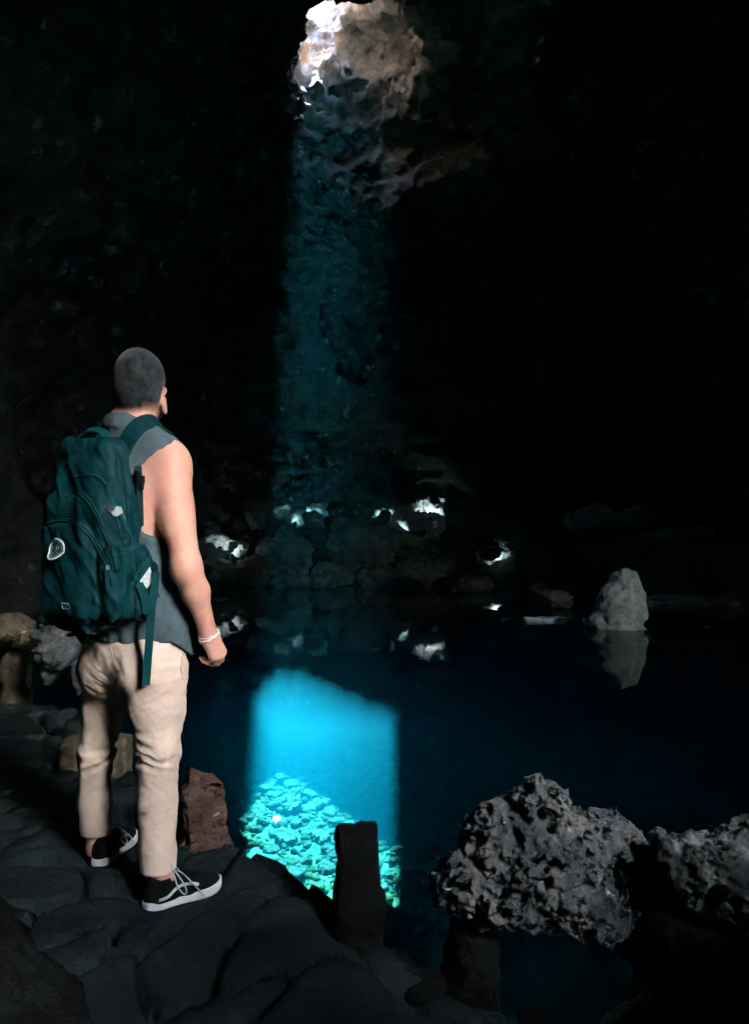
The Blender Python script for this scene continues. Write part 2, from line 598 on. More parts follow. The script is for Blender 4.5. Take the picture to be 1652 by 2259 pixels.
cf = Field((-9.5, -8.0, -5.0), (12.5, 31.0, 14.4), 0.13)
Xg, Yg, Zg = cf.ax[0][:, None, None], cf.ax[1][None, :, None], cf.ax[2][None, None, :]
cf.S = np.minimum(cave_air(Xg, Yg, Zg), 3.0).astype(np.float32) + np.zeros(tuple(cf.n), np.float32)
sl, xb, yb, zb = cf.block((-3.5, 11, 7.5), (3.8, 20, 15))
cf.S[sl] = smin(cf.S[sl], pit_air(xb, yb, zb), 0.25)
cf.displace(lambda p: rock_noise(p, near_pit(p)) * near_mouth(p), 2.0)
cf.S = -cf.S
me = cf.mesh('cave_wall', close=False, keep=lambda c: ~in_pitbox(c, 0.2))
tag(link('cave_wall', me, M_rock), kind='structure')
del cf
pf = Field(PB_LO, PB_HI, 0.05)
Xg, Yg, Zg = pf.ax[0][:, None, None], pf.ax[1][None, :, None], pf.ax[2][None, None, :]
pf.S = smin(np.minimum(cave_air(Xg, Yg, Zg), 3.0), pit_air(Xg, Yg, Zg), 0.25).astype(np.float32)
pf.displace(lambda p: rock_noise(p, near_pit(p)) + fbm(p, 5.5, 3, 0.6, 71.0) * 0.06, 0.9)
pf.S = -pf.S
me = pf.mesh('cave_ceiling', close=False)
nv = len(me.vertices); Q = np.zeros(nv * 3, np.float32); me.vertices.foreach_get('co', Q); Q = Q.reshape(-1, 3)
lit_mask = sstep(10.95, 11.5, Q[:, 2] + 0.5 * fbm(Q, 1.2, 3, 0.5, 4.0) + 0.55 * np.clip(Q[:, 0], -0.6, 1)) * sstep(0.9, 0.3, pit_air(Q[:, 0], Q[:, 1], Q[:, 2]))  # paler rock high in the pit, dark below: light falloff painted as colour
lit_mask = np.maximum(lit_mask, 0.30 * sstep(8.6, 9.4, Q[:, 2] + 0.4 * fbm(Q, 1.2, 3, 0.5, 44.0)) * sstep(-0.2, 0.6, Q[:, 0]) * sstep(1.1, 0.6, pit_air(Q[:, 0], Q[:, 1], Q[:, 2])))  # right-hand ledges lightened in colour to look lit from the skylight
me.attributes.new('lit_tone', 'FLOAT', 'POINT').data.foreach_set('value', lit_mask.astype(np.float32))
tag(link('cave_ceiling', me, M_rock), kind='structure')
del pf

# the ground above the cave, open over the skylight shaft
def top_keep(c):
    return (pit_air(c[:, 0], c[:, 1], np.full(len(c), 14.3, np.float32)) > 0.55)
me = grid_mesh('ground', -9.4, 12.4, -1.5, 30.9, 0.2, lambda x, y: 14.5 + 0.08 * np.abs(fbm(np.stack([x, y, x * 0], 1).astype(np.float32), 0.6, 3)), keep=top_keep)
tag(link('ground', me, M_rock), kind='structure')

# ------------------------------------------------------------------ pool bed and far bank (one sheet), water
RAIL = [(-6.0, 9.5), (-4.0, 7.0), (-2.45, 5.15), (-1.4, 3.85), (-0.62, 2.92), (-0.04, 2.47), (0.3, 2.22), (1.2, 2.1), (2.6, 2.0), (6.0, 1.8)]
def rail_sd(x, y):
    """signed distance to the edge of the walkway, positive on the walkway"""
    d = np.full(x.shape, 1e9); s = np.ones(x.shape)
    for (ax, ay), (bx, by) in zip(RAIL[:-1], RAIL[1:]):
        ex, ey = bx - ax, by - ay
        wx, wy = x - ax, y - ay
        t = np.clip((wx * ex + wy * ey) / (ex * ex + ey * ey), 0, 1)
        q = (wx - ex * t) ** 2 + (wy - ey * t) ** 2
        cr = ex * wy - ey * wx
        m = q < d
        d = np.where(m, q, d); s = np.where(m, np.where(cr > 0, -1, 1), s)
    return s * np.sqrt(d)

def shore_y(x):
    return 24.2 - 8.8 * sstep(3.6, 8.5, x) - 3.0 * sstep(-3.0, -7.0, x)

def bed_z(x, y):
    p = np.stack([x, y, np.zeros_like(x)], 1).astype(np.float32)
    z = -1.5 + 0.25 * fbm(p, 0.5, 3, 0.5, 2.0) - 1.3 * sstep(-2.2, -5.5, x) + 0.25 * sstep(2.0, 6.0, x) - 0.5 * sstep(12, 16, y)
    keep = np.exp(-(((x + 0.5) / 1.5) ** 2 + ((y - 8.9) / 2.2) ** 2) ** 2)
    z = z * (1 - keep) + (-1.5 + 0.05 * (y - 9)) * keep
    w1, w2 = worley(p, 2.6, 3.0, True)
    z += 0.13 * sstep(0.03, 0.30, w2 - w1) * (0.4 + 0.6 * vnoise(p * 1.7)) * (1 - 0.6 * keep)
    z += 0.03 * fbm(p, 9.0, 2, 0.5)
    sy = shore_y(x) + 0.9 * fbm(p, 0.45, 3, 0.5, 8.0)
    up = (y - sy)
    bank = 0.55 * np.maximum(up, 0) ** 0.8 + 0.28 * fbm(p, 1.2, 4, 0.55, 5.0) * sstep(-0.5, 1.0, up)
    z = np.where(up > -3, z + (0.05 - z) * sstep(-2.6, 0.0, up), z)
    z = z + np.minimum(bank * (up > 0), 2.6 - 0.95 * sstep(4.0, 6.0, x))
    return z

M_bed = stone_mat('bed_stone', (0.020, 0.026, 0.018), (0.065, 0.074, 0.052), scale=2.2, bump=0.5, bdist=0.02, fine=25.0, speck=((0.09, 0.095, 0.07), 6.0, 0.64))
me = grid_mesh('pool_bed', -9.5, 12.5, 1.0, 30.0, 0.07, bed_z)
tag(link('pool_bed', me, M_bed), kind='structure')

def water_mat():
    m, nt, b = new_mat('water')
    nt.nodes.remove(b)
    L = nt.links
    out = nt.nodes['Material Output']
    tc = nd(nt, 'ShaderNodeTexCoord')
    mp = nd(nt, 'ShaderNodeMapping'); mp.inputs['Scale'].default_value = (1.0, 0.6, 1.0)
    n = nd(nt, 'ShaderNodeTexNoise', Scale=2.2, Detail=3.0, Roughness=0.5)
    L.new(tc.outputs['Object'], mp.inputs[0]); L.new(mp.outputs[0], n.inputs['Vector'])
    bp = nd(nt, 'ShaderNodeBump', Strength=0.05, Distance=0.03)
    L.new(n.outputs[0], bp.inputs['Height'])
    fr = nd(nt, 'ShaderNodeFresnel', IOR=1.33); L.new(bp.outputs[0], fr.inputs['Normal'])
    gl = nd(nt, 'ShaderNodeBsdfGlossy', Roughness=0.02); L.new(bp.outputs[0], gl.inputs['Normal'])
    tr = nd(nt, 'ShaderNodeBsdfTransparent')
    mx = nd(nt, 'ShaderNodeMixShader')
    L.new(fr.outputs[0], mx.inputs[0]); L.new(tr.outputs[0], mx.inputs[1]); L.new(gl.outputs[0], mx.inputs[2])
    L.new(mx.outputs[0], out.inputs['Surface'])
    ab = nd(nt, 'ShaderNodeVolumeAbsorption', Density=0.75); ab.inputs['Color'].default_value = (0.05, 0.71, 0.75, 1)
    sc = nd(nt, 'ShaderNodeVolumeScatter', Density=WATER_SC, Anisotropy=0.0); sc.inputs['Color'].default_value = (0.015, 0.59, 1.0, 1)
    ad = nd(nt, 'ShaderNodeAddShader')
    L.new(ab.outputs[0], ad.inputs[0]); L.new(sc.outputs[0], ad.inputs[1])
    L.new(ad.outputs[0], out.inputs['Volume'])
    return m
WATER_SC = 0.025
wm = py_mesh('water', [([(-9.4, 1.1, -4.5), (12.4, 1.1, -4.5), (12.4, 29.9, -4.5), (-9.4, 29.9, -4.5), (-9.4, 1.1, 0), (12.4, 1.1, 0), (12.4, 29.9, 0), (-9.4, 29.9, 0)],
     [(0, 3, 2, 1), (4, 5, 6, 7), (0, 1, 5, 4), (1, 2, 6, 5), (2, 3, 7, 6), (3, 0, 4, 7)])], smooth=False)
tag(link('water', wm, water_mat()), kind='structure')

# ------------------------------------------------------------------ outside the opening: an added sunlit white panel that bounces key light onto the man
M_bounce = stone_mat('bounce_white', (0.76, 0.73, 0.70), (0.87, 0.84, 0.80), scale=0.6, bump=0.3, bdist=0.05, fine=6.0)
cw = MOUTH_P + MOUTH_D * 21.0
cn = np.array([-0.41, 0.84, 0.36]); cn /= np.linalg.norm(cn)
cu = np.array([0, 0, 1.0]) - cn * cn[2]; cu /= np.linalg.norm(cu); cr_ = np.cross(cu, cn)
cc_ = [cw + cr_ * a * 8.0 + cu * b_ * 8.0 + cn * 0.0 for a, b_ in ((-1, -1), (1, -1), (1, 1), (-1, 1))]
cb_ = [p - cn * 0.6 for p in cc_]
o = link('bounce_panel', py_mesh('bounce_panel', [([tuple(p) for p in cc_ + cb_], [(0, 1, 2, 3), (7, 6, 5, 4), (0, 4, 5, 1), (1, 5, 6, 2), (2, 6, 7, 3), (3, 7, 4, 0)])], smooth=False), M_bounce)
tag(o, kind='structure')
# ------------------------------------------------------------------ walkway of flagstones
def path_base(x, y):
    return 1.035 - 0.25 * sstep(-0.35, 0.45, x) - 0.10 * sstep(2.2, 1.2, y)

def path_z(x, y):
    z = path_base(x, y)
    # flagstones: long irregular cells, each a little higher or lower than the next
    u = (x * 0.80 + y * 0.60); v = (-x * 0.60 + y * 0.80)
    p = np.stack([u * 1.0, v * 1.6, np.zeros_like(u)], 1).astype(np.float32)
    wob = np.stack([fbm(p, 2.5, 2, 0.5, 1.0), fbm(p, 2.5, 2, 0.5, 40.0), np.zeros_like(u)], 1).astype(np.float32) * 0.18
    w1, w2 = worley(p + wob, 2.7, 9.0, True)
    z = z + 0.055 * sstep(0.02, 0.09, w2 - w1) + 0.03 * (vnoise(np.floor(p * 2.7 + 0.5 * w1[:, None]) * 3.7) - 0.5)
    z = z + 0.012 * fbm(np.stack([x, y, z], 1).astype(np.float32), 7.0, 4, 0.55)
    for (hx, hy_) in ((-0.63, 2.53), (-0.965, 2.86)):
        wgt = np.exp(-(((x - hx) ** 2 + (y - hy_) ** 2) / 0.19 ** 2) ** 2)
        z = z * (1 - wgt) + 1.035 * wgt
    s = rail_sd(x, y)
    pe = np.stack([x, y, np.zeros_like(x)], 1).astype(np.float32)
    s = s + 0.10 * fbm(pe, 4.0, 3, 0.5, 12.0)
    drop = sstep(0.04, -0.35, s)
    low = -1.75 + 0.35 * fbm(pe, 2.5, 3, 0.6, 6.0)
    return z + (low - z) * drop

M_flag = stone_mat('flagstone', (0.009, 0.0155, 0.0175), (0.022, 0.034, 0.037), scale=3.0, bump=0.9, bdist=0.014, fine=60.0, rough=0.85, speck=((0.05, 0.062, 0.064), 38.0, 0.66))
me = grid_mesh('path', -6.5, 3.2, -2.5, 10.0, 0.019, path_z,
               keep=lambda c: (rail_sd(c[:, 0], c[:, 1]) > -0.42) & ((c[:, 1] > 0.6) | (np.abs(c[:, 0]) < 9)))
tag(link('path', me, M_flag), kind='structure')

# ------------------------------------------------------------------ stones
M_lava = stone_mat('lava_rock', (0.019, 0.026, 0.029), (0.085, 0.102, 0.108), (0.235, 0.222, 0.215), scale=7.0, bump=0.9, bdist=0.010, fine=90.0, speck=((0.5, 0.48, 0.45), 16.0, 0.66))
M_basalt = stone_mat('basalt', (0.004, 0.0055, 0.006), (0.014, 0.017, 0.0175), scale=4.0, bump=0.8, bdist=0.02, fine=50.0)
M_crust = stone_mat('crusted_lava', (0.012, 0.016, 0.017), (0.06, 0.07, 0.07), (0.26, 0.29, 0.29), scale=13.0, bump=0.9, bdist=0.010, fine=90.0)
M_brown = stone_mat('brown_tuff', (0.045, 0.031, 0.028), (0.125, 0.080, 0.067), scale=9.0, bump=0.8, bdist=0.01, fine=80.0, speck=((0.35, 0.25, 0.2), 20.0, 0.66))
M_ochre = stone_mat('ochre_stone', (0.055, 0.05, 0.035), (0.125, 0.108, 0.074), scale=9.0, bump=0.7, bdist=0.01, fine=70.0, speck=((0.4, 0.34, 0.25), 14.0, 0.66))
M_far = stone_mat('far_boulder', (0.09, 0.10, 0.095), (0.26, 0.265, 0.24), scale=1.6, bump=0.9, bdist=0.06, fine=14.0)
M_pale = stone_mat('pale_stone', (0.20, 0.22, 0.21), (0.38, 0.40, 0.38), scale=3.0, bump=0.7, bdist=0.03, fine=22.0, speck=((0.06, 0.06, 0.06), 5.0, 0.64))
M_white = stone_mat('whitewash', (0.55, 0.56, 0.55), (0.78, 0.78, 0.76), scale=1.5, bump=0.3, bdist=0.02, fine=12.0)

def rock_mesh(name, prims, h, lump=(0.03, 6.0), rough=(0.01, 22.0), pits=None, seed=0.0, strata=1.0, k=0.05):
    """prims: ('e', centre, radii) / ('b', centre, half sizes, rounding[, angle]) / ('c', a, b, ra, rb)"""
    pts = []
    for q in prims:
        if q[0] == 'c':
            R = max(q[3], q[4])
            pts += [np.minimum(q[1], q[2]) - R, np.maximum(q[1], q[2]) + R]
        else:
            R = float(np.max(q[2])) * 1.45
            pts += [np.array(q[1]) - R, np.array(q[1]) + R]
    m = lump[0] + rough[0] + 3 * h
    f = Field(np.min(pts, 0) - m, np.max(pts, 0) + m, h)
    for q in prims:
        if q[0] == 'e':
            M = None
            if len(q) > 3:
                c, s = math.cos(q[3]), math.sin(q[3]); M = [[c, s, 0], [-s, c, 0], [0, 0, 1]]
            f.ell(q[1], q[2], M, k=k)
        elif q[0] == 'b':
            a = q[4] if len(q) > 4 else 0
            t = q[5] if len(q) > 5 else 0
            c, s = math.cos(a), math.sin(a)
            M = np.array([[c, s, 0], [-s, c, 0], [0, 0, 1]])
            ct, st = math.cos(t), math.sin(t)
            M = np.array([[ct, 0, st], [0, 1, 0], [-st, 0, ct]]) @ M
            f.box(q[1], q[2], q[3], M, k=k)
        else:
            f.cone(q[1], q[2], q[3], q[4], k=k)
    sq = np.array([1, 1, strata], np.float32)
    def dn(p):
        d = lump[0] * fbm(p * sq, lump[1], 3, 0.5, seed) + rough[0] * fbm(p * sq, rough[1], 4, 0.6, seed + 5, ridged=True)
        if pits:
            for n_, (amp, fr, th) in enumerate(pits):
                wob = 0.35 / fr * np.stack([fbm(p, fr * 0.8, 2, .5, 1.), fbm(p, fr * 0.8, 2, .5, 9.), fbm(p, fr * 0.8, 2, .5, 21.)], 1)
                w = worley((p + wob) * np.array([1, 1, 1.25], np.float32), fr, seed + 3.3 * n_)
                msk = sstep(0.34, 0.56, vnoise(p * fr * 0.45 + seed + 7 * n_))
                d = d + amp * sstep(th, 0.45 * th, w) * (0.25 + 0.75 * msk)
        return d
    f.displace(dn, m * 1.6 + (max(q[0] for q in pits) if pits else 0))
    return f.mesh(name)

def px_e(px, py, d, rx, ry, rd):
    """ellipsoid given by its picture position / size and depth"""
    s = d / FPX
    return ('e', np.array(P(px, py, d)), np.array([rx * s, rd, ry * s]))
def px_b(px, py, d, rx, ry, rd, rad, a=0.0, t=0.0):
    s = d / FPX
    return ('b', np.array(P(px, py, d)), np.array([rx * s, rd, ry * s]), rad, a, t)

def stone(name, label, cat, prims, mat, h, group=None, **kw):
    o = link(name, rock_mesh(name, prims, h, **kw), mat)
    recentre(o)
    return tag(o, label, cat, group)

LP = [(0.046, 15.0, 0.50), (0.026, 34.0, 0.55), (0.012, 70.0, 0.6)]
stone('lava_slab', 'large porous lava boulder with pinkish lit top resting on a dark pillar at the water', 'boulder',
      [px_e(1190, 1885, 2.34, 150, 135, 0.19), px_e(1195, 1775, 2.36, 66, 62, 0.11), px_e(1040, 1935, 2.30, 92, 78, 0.14), px_e(1105, 1850, 2.34, 80, 80, 0.14),
       px_e(1320, 1838, 2.44, 95, 68, 0.13), px_e(1250, 1975, 2.30, 110, 82, 0.14), px_e(1120, 2000, 2.28, 90, 50, 0.12),
       px_e(1385, 1925, 2.50, 80, 95, 0.12), px_e(1320, 2000, 2.46, 90, 66, 0.13), px_e(1000, 1960, 2.30, 56, 52, 0.11)],
      M_lava, 0.0052, lump=(0.040, 6.0), rough=(0.022, 22.0), pits=LP, seed=3.0, k=0.06)
stone('lava_slab', 'dark pitted lava boulder cut off by the right edge behind the larger one', 'boulder',
      [px_e(1600, 1925, 2.36, 150, 92, 0.17), px_e(1512, 1915, 2.32, 72, 62, 0.11), px_e(1460, 1848, 2.36, 32, 26, 0.06), px_e(1680, 1880, 2.40, 90, 70, 0.14), px_e(1600, 1990, 2.32, 90, 60, 0.12)],
      M_crust, 0.0055, lump=(0.030, 8.0), rough=(0.024, 21.0), pits=[(0.050, 17.0, 0.6), (0.026, 36.0, 0.62)], seed=8.0, k=0.05)
stone('stone_pillar', 'dark upright pillar of rock carrying the large porous boulder', 'pillar',
      [('c', np.array(P(1052, 2000, 2.33)), np.array(P(1015, 2420, 2.33)), 0.078, 0.098), ('c', np.array(P(1015, 2250, 2.30)), np.array(P(1060, 2420, 2.30)), 0.06, 0.09)],
      M_basalt, 0.011, lump=(0.025, 6.0), rough=(0.012, 25.0), seed=2.0)
stone('stone_pillar', 'broad black pillar of rock under the boulder at the right edge', 'pillar',
      [px_b(1590, 2190, 2.42, 175, 200, 0.14, 0.05), px_e(1480, 2080, 2.42, 120, 60, 0.13), px_e(1420, 2300, 2.35, 110, 80, 0.12)],
      M_basalt, 0.012, lump=(0.045, 5.0), rough=(0.015, 22.0), seed=6.0)
stone('upright_stone', 'black upright stone block standing in front of the sunlit patch of water', 'stone',
      [px_b(790, 1925, 2.36, 51, 105, 0.06, 0.020, 0.1, 0.02), px_b(796, 2060, 2.36, 54, 90, 0.065, 0.03, 0.3, -0.05)], M_basalt, 0.0075, lump=(0.020, 6.0), rough=(0.010, 26.0), seed=4.0)
stone('upright_stone', 'reddish brown upright stone beside the right trouser leg', 'stone',
      [px_b(446, 1838, 2.88, 46, 108, 0.075, 0.014, 0.55, 0.05), px_b(430, 1745, 2.86, 34, 48, 0.06, 0.012, 0.2, -0.35), px_b(455, 1900, 2.86, 50, 45, 0.08, 0.02, 0.9, 0.1)],
      M_brown, 0.0065, lump=(0.022, 7.0), rough=(0.014, 26.0), pits=[(0.012, 34.0, 0.5)], seed=12.0)
stone('upright_stone', 'ochre upright stone showing between the trouser legs', 'stone',
      [px_b(262, 1672, 3.75, 26, 48, 0.07, 0.025), px_e(272, 1755, 3.6, 40, 42, 0.09)], M_ochre, 0.009, lump=(0.015, 8.0), rough=(0.008, 30.0), seed=14.0)
stone('upright_stone', 'small ochre block at the left trouser leg', 'stone',
      [px_b(160, 1675, 3.75, 24, 48, 0.07, 0.03), ], M_ochre, 0.009, lump=(0.015, 8.0), rough=(0.010, 30.0), seed=16.0)
stone('stone_pillar', 'short ochre pillar under the rock slab at the left edge', 'pillar',
      [px_b(38, 1500, 5.05, 24, 62, 0.10, 0.05), px_e(34, 1545, 5.0, 36, 28, 0.12)], M_ochre, 0.013, lump=(0.03, 6.0), rough=(0.012, 22.0), seed=18.0)
stone('lava_slab', 'greenish brown lava rock at the left edge on the ochre pillar', 'boulder',
      [px_e(20, 1385, 5.1, 52, 38, 0.2), px_e(-40, 1400, 5.2, 60, 45, 0.2), px_e(62, 1408, 5.0, 26, 24, 0.14)], M_ochre, 0.012, lump=(0.04, 6.0), rough=(0.022, 18.0), pits=[(0.02, 14.0, 0.5)], seed=20.0)
stone('lava_slab', 'grey crusted lava slab bridging towards the trousers under the backpack', 'boulder',
      [px_e(108, 1400, 4.75, 38, 24, 0.16), px_e(130, 1440, 4.6, 58, 34, 0.16), px_e(108, 1482, 4.6, 22, 28, 0.09), px_e(190, 1470, 4.4, 40, 34, 0.14), px_e(172, 1500, 4.4, 16, 34, 0.08)],
      M_lava, 0.011, lump=(0.04, 6.5), rough=(0.025, 18.0), pits=[(0.024, 14.0, 0.55)], seed=22.0, k=0.04)
K = [(60, 1588, 4.75, 34, 30), (94, 1590, 4.62, 30, 30), (134, 1588, 4.5, 24, 24), (166, 1606, 4.3, 18, 20), (128, 1630, 4.3, 16, 16), (205, 1640, 4.0, 30, 28),
     (310, 1735, 3.45, 44, 30), (345, 1790, 3.15, 40, 32), (355, 1850, 2.95, 34, 26), (400, 1925, 2.85, 44, 24), (522, 1985, 2.68, 44, 30), (602, 2028, 2.58, 50, 34), (690, 2042, 2.50, 50, 32),
     (880, 2150, 2.36, 44, 34), (940, 2190, 2.28, 46, 34), (1190, 2268, 2.25, 50, 26)]
KL = ['rounded kerb stone nearest the ochre pillar at the left', 'squarish kerb stone left of the two pale topped ones', 'rounded kerb stone with a pale fleck on top', 'little kerb stone touching the left trouser leg',
      'small stone below the fleck topped kerb stone', 'dark kerb stone behind the left trouser leg', 'dark kerb stone seen between the legs', 'dark kerb stone behind the right shin',
      'low kerb stone right behind the right ankle', 'flat stone at the foot of the reddish brown stone', 'dark kerb stone in front of the toe of the right shoe', 'dark kerb stone under the sunlit pebbles',
      'dark kerb stone just left of the black upright stone', 'dark kerb stone at the right foot of the black upright stone', 'low dark kerb stone left of the boulder pillar', 'small pale topped rock at the bottom edge right of the pillar']
for i, ((px, py, d, rx, ry), lb) in enumerate(zip(K, KL)):
    s = d / FPX
    stone('kerb_stone', lb, 'stone', [('b', np.array(P(px, py, d)), np.array([rx * s, 0.085, ry * s]), 0.03, 0.3 * math.sin(i * 2.1), 0.15 * math.sin(i * 1.3))],
          M_flag if i in (0, 1, 2, 3, 4) else M_basalt, 0.011, 'stones lining the edge of the walkway', lump=(0.022, 7.0), rough=(0.010, 26.0), seed=30.0 + i)
stone('lava_boulder', 'black lava boulder filling the lower left corner beside the flagstones', 'boulder',
      [('e', np.array([-1.02, 1.75, 0.95]), np.array([0.40, 0.42, 0.34])), ('e', np.array([-0.80, 1.55, 0.88]), np.array([0.30, 0.30, 0.28])), ('e', np.array([-1.3, 2.1, 0.95]), np.array([0.4, 0.4, 0.3]))],
      M_basalt, 0.018, lump=(0.06, 4.0), rough=(0.02, 16.0), seed=50.0)

# ------------------------------------------------------------------ the far bank: boulders, whitewashed walls, hidden lamps
far_meshes = []
for k in range(6):
    rr = random.Random(k + 3)
    prims = [('e', np.zeros(3), np.array([0.9, 0.8, 0.75]))]
    for j in range(4):
        a = rr.uniform(0, 6.28)
        prims.append(('e', np.array([0.55 * math.cos(a), 0.5 * math.sin(a), rr.uniform(-0.3, 0.4)]), np.array([rr.uniform(.3, .55), rr.uniform(.3, .5), rr.uniform(.3, .5)])))
    far_meshes.append(rock_mesh('boulder', prims, 0.055, lump=(0.22, 1.6), rough=(0.14, 4.2), pits=[(0.10, 3.2, 0.5)], seed=60.0 + 3 * k, k=0.15))
FB = [  # px, py, depth, half width px, half height px, label
    (466, 1256, 23.6, 60, 38, None), (560, 1255, 23.8, 50, 44, None), (628, 1218, 24.6, 80, 52, None), (690, 1140, 25.6, 30, 24, 'small dark rock standing in front of the left bluish lit wall'),
    (797, 1190, 24.8, 92, 72, 'biggest dark boulder in the heap below the skylight beam'), (735, 1262, 24.2, 60, 34, None), (830, 1265, 24.1, 60, 36, None),
    (920, 1258, 24.2, 84, 48, None), (1005, 1204, 24.9, 52, 56, None), (1082, 1217, 24.4, 31, 21, 'boulder ringed by a bright crescent of light'), (1132, 1172, 25.3, 55, 44, None),
    (1012, 1132, 25.8, 25, 46, 'narrow upright dark rock right of the brightest lit wall'), (1062, 1140, 25.9, 42, 34, None), (1197, 1240, 23.2, 70, 50, None), (1300, 1190, 23.6, 36, 30, 'round dark rock in front of the small lit spot at the right'),
    (1351, 1228, 21.6, 76, 44, None), (1497, 1200, 20.4, 110, 60, None), (1600, 1240, 18.8, 110, 66, None), (432, 1150, 24.4, 36, 30, None),
    (560, 1140, 25.6, 40, 32, None), (850, 1138, 25.9, 22, 20, None), (1230, 1290, 21.0, 80, 30, None), (1040, 1286, 22.6, 60, 26, None), (396, 1246, 22.6, 50, 34, None), (640, 1280, 24.0, 60, 24, None),
    (1120, 1316, 19.2, 36, 19, 'low rounded rock at the waterline, left of the pale wide one'), (1213, 1318, 18.8, 62, 24, 'low wide greenish rock at the waterline'), (1500, 1330, 16.4, 120, 34, None), (1640, 1330, 15.8, 90, 40, None),
    (1405, 1215, 22.0, 50, 34, None)]
for i, (px, py, d, rx, ry, lb) in enumerate(FB):
    c = P(px, py + 0.15 * ry, d)
    s = d / FPX
    o = link('boulder', far_meshes[i % 6])
    if i < 6: far_meshes[i].materials.append(M_far)
    o.location = c
    o.scale = (rx * s / 1.05, 0.5 * (rx + ry) * s / 0.95, ry * s / 0.88)
    o.rotation_euler = (0, 0, (i * 2.4) % 6.28 if rx < 1.4 * ry else (i % 2) * 3.14)
    tag(o, lb or 'dark lava boulder in the heap along the far bank', 'boulder', None if lb else 'boulders heaped along the far bank')

rb = random.Random(21)
for i in range(46):
    px = rb.uniform(420, 1640); d = 26.0 - 0.0 * i
    row = rb.random()
    top = 1140 + 26 * math.sin(px / 61.0)
    py = top + row * (1290 - top)
    d = 26.2 - 2.6 * row - (max(0, px - 1250) / 400.0) * 6.0 * row
    r = rb.uniform(12, 30)
    if any(abs(px - q[0]) < q[2] + r * .7 and abs(py - q[1]) < q[3] + r * .7 for q in ((650, 1126, 72, 22), (842, 1126, 28, 10), (948, 1112, 42, 20), (894, 1160, 16, 18), (1092, 1232, 50, 32), (1270, 1180, 14, 14), (496, 1200, 60, 24), (496, 1322, 30, 10))): continue
    o = link('boulder', far_meshes[rb.randrange(6)])
    s = d / FPX
    o.location = P(px, py, d); o.scale = (r * s, r * s, r * s * rb.uniform(.7, 1.1)); o.rotation_euler = (rb.uniform(-.4, .4), rb.uniform(-.4, .4), rb.uniform(0, 6.28))
    tag(o, 'dark lava boulder in the heap along the far bank', 'boulder', 'boulders heaped along the far bank')
stone('pointed_rock', 'pale pointed rock standing in the water at the right with its reflection', 'rock',
      [px_e(1362, 1340, 15.4, 52, 62, 0.42), px_e(1382, 1285, 15.4, 34, 36, 0.28), px_e(1330, 1378, 15.4, 36, 26, 0.35), px_e(1400, 1340, 15.5, 32, 50, 0.3), px_e(1375, 1400, 15.4, 60, 30, 0.45)],
      M_pale, 0.035, lump=(0.12, 1.6), rough=(0.05, 5.0), pits=[(0.07, 3.5, 0.45)], seed=90.0, k=0.15)
stone('flat_rock', 'thin pale flat rock just above the water left of the pointed rock', 'rock',
      [px_b(1200, 1367, 16.4, 46, 7, 0.16, 0.04, 0.05)], M_white, 0.025, lump=(0.05, 3.0), rough=(0.02, 9.0), seed=93.0)

def pale_piece(name, label, cat, prims, seed, pits=None, amp=0.20):
    o = link(name, rock_mesh(name, prims, 0.045, lump=(amp, 2.6), rough=(0.09, 7.0), seed=seed, k=0.12, pits=pits), M_white)
    recentre(o)
    return tag(o, label, cat)
PT = [(0.22, 1.9, 0.55)]
pale_piece('whitewashed_wall', 'low whitewashed wall lit blue behind the boulders left of centre', 'wall',
           [px_b(605, 1122, 26.6, 34, 13, 0.2, 0.08, 0.1), px_b(660, 1130, 26.6, 34, 13, 0.2, 0.08, -0.1), px_b(705, 1124, 26.6, 20, 17, 0.2, 0.08)], 1.0)
pale_piece('whitewashed_wall', 'short piece of whitewashed wall lit blue, left of the brightest one', 'wall', [px_b(842, 1126, 26.6, 28, 8, 0.2, 0.06, 0.0, 0.12)], 2.0)
pale_piece('whitewashed_wall', 'brightest piece of whitewashed wall above the boulders at centre', 'wall',
           [px_b(930, 1110, 26.7, 22, 10, 0.2, 0.06, 0.0, 0.35), px_b(962, 1118, 26.7, 26, 11, 0.2, 0.06, 0.0, -0.05), px_b(975, 1108, 26.7, 10, 14, 0.2, 0.06)], 3.0)
pale_piece('whitewashed_wall', 'slanting sliver of lit whitewashed wall below the brightest one', 'wall', [px_b(894, 1160, 26.0, 8, 22, 0.18, 0.05, 0.0, 0.7)], 4.0)
pale_piece('whitewashed_wall', 'long dim grey whitewashed wall behind the boulders at the right', 'wall',
           [px_e(1280 + 34 * i, 1150 - 9 * math.sin(i * 2.0) - 1.5 * i, 24.0, 42 + 14 * math.sin(i * 3.1), 24 + 10 * math.sin(i * 1.7), 0.25) for i in range(13)], 5.0)
pale_piece('sand_patch', 'crescent of pale sand lit around a dark boulder', 'sand patch', [px_e(1092, 1234, 25.3, 52, 28, 0.18), px_e(1128, 1214, 25.3, 13, 24, 0.16)], 6.0)
pale_piece('sand_patch', 'patch of pale sand lit among the rocks beside the bare elbow', 'sand patch', [px_e(475, 1188, 23.9, 42, 18, 0.2), px_e(518, 1204, 23.9, 36, 22, 0.2)], 7.0, PT)
pale_piece('sand_patch', 'small pale lit spot beside the round rock at the right', 'sand patch', [px_e(1270, 1180, 24.0, 13, 13, 0.15)], 8.0)
pale_piece('sand_patch', 'pale patch imitating a reflection at the waterline behind the bare forearm', 'sand patch', [px_e(496, 1322, 21.2, 34, 12, 0.2)], 9.0, PT)  # pale body added in place of a reflection on the water

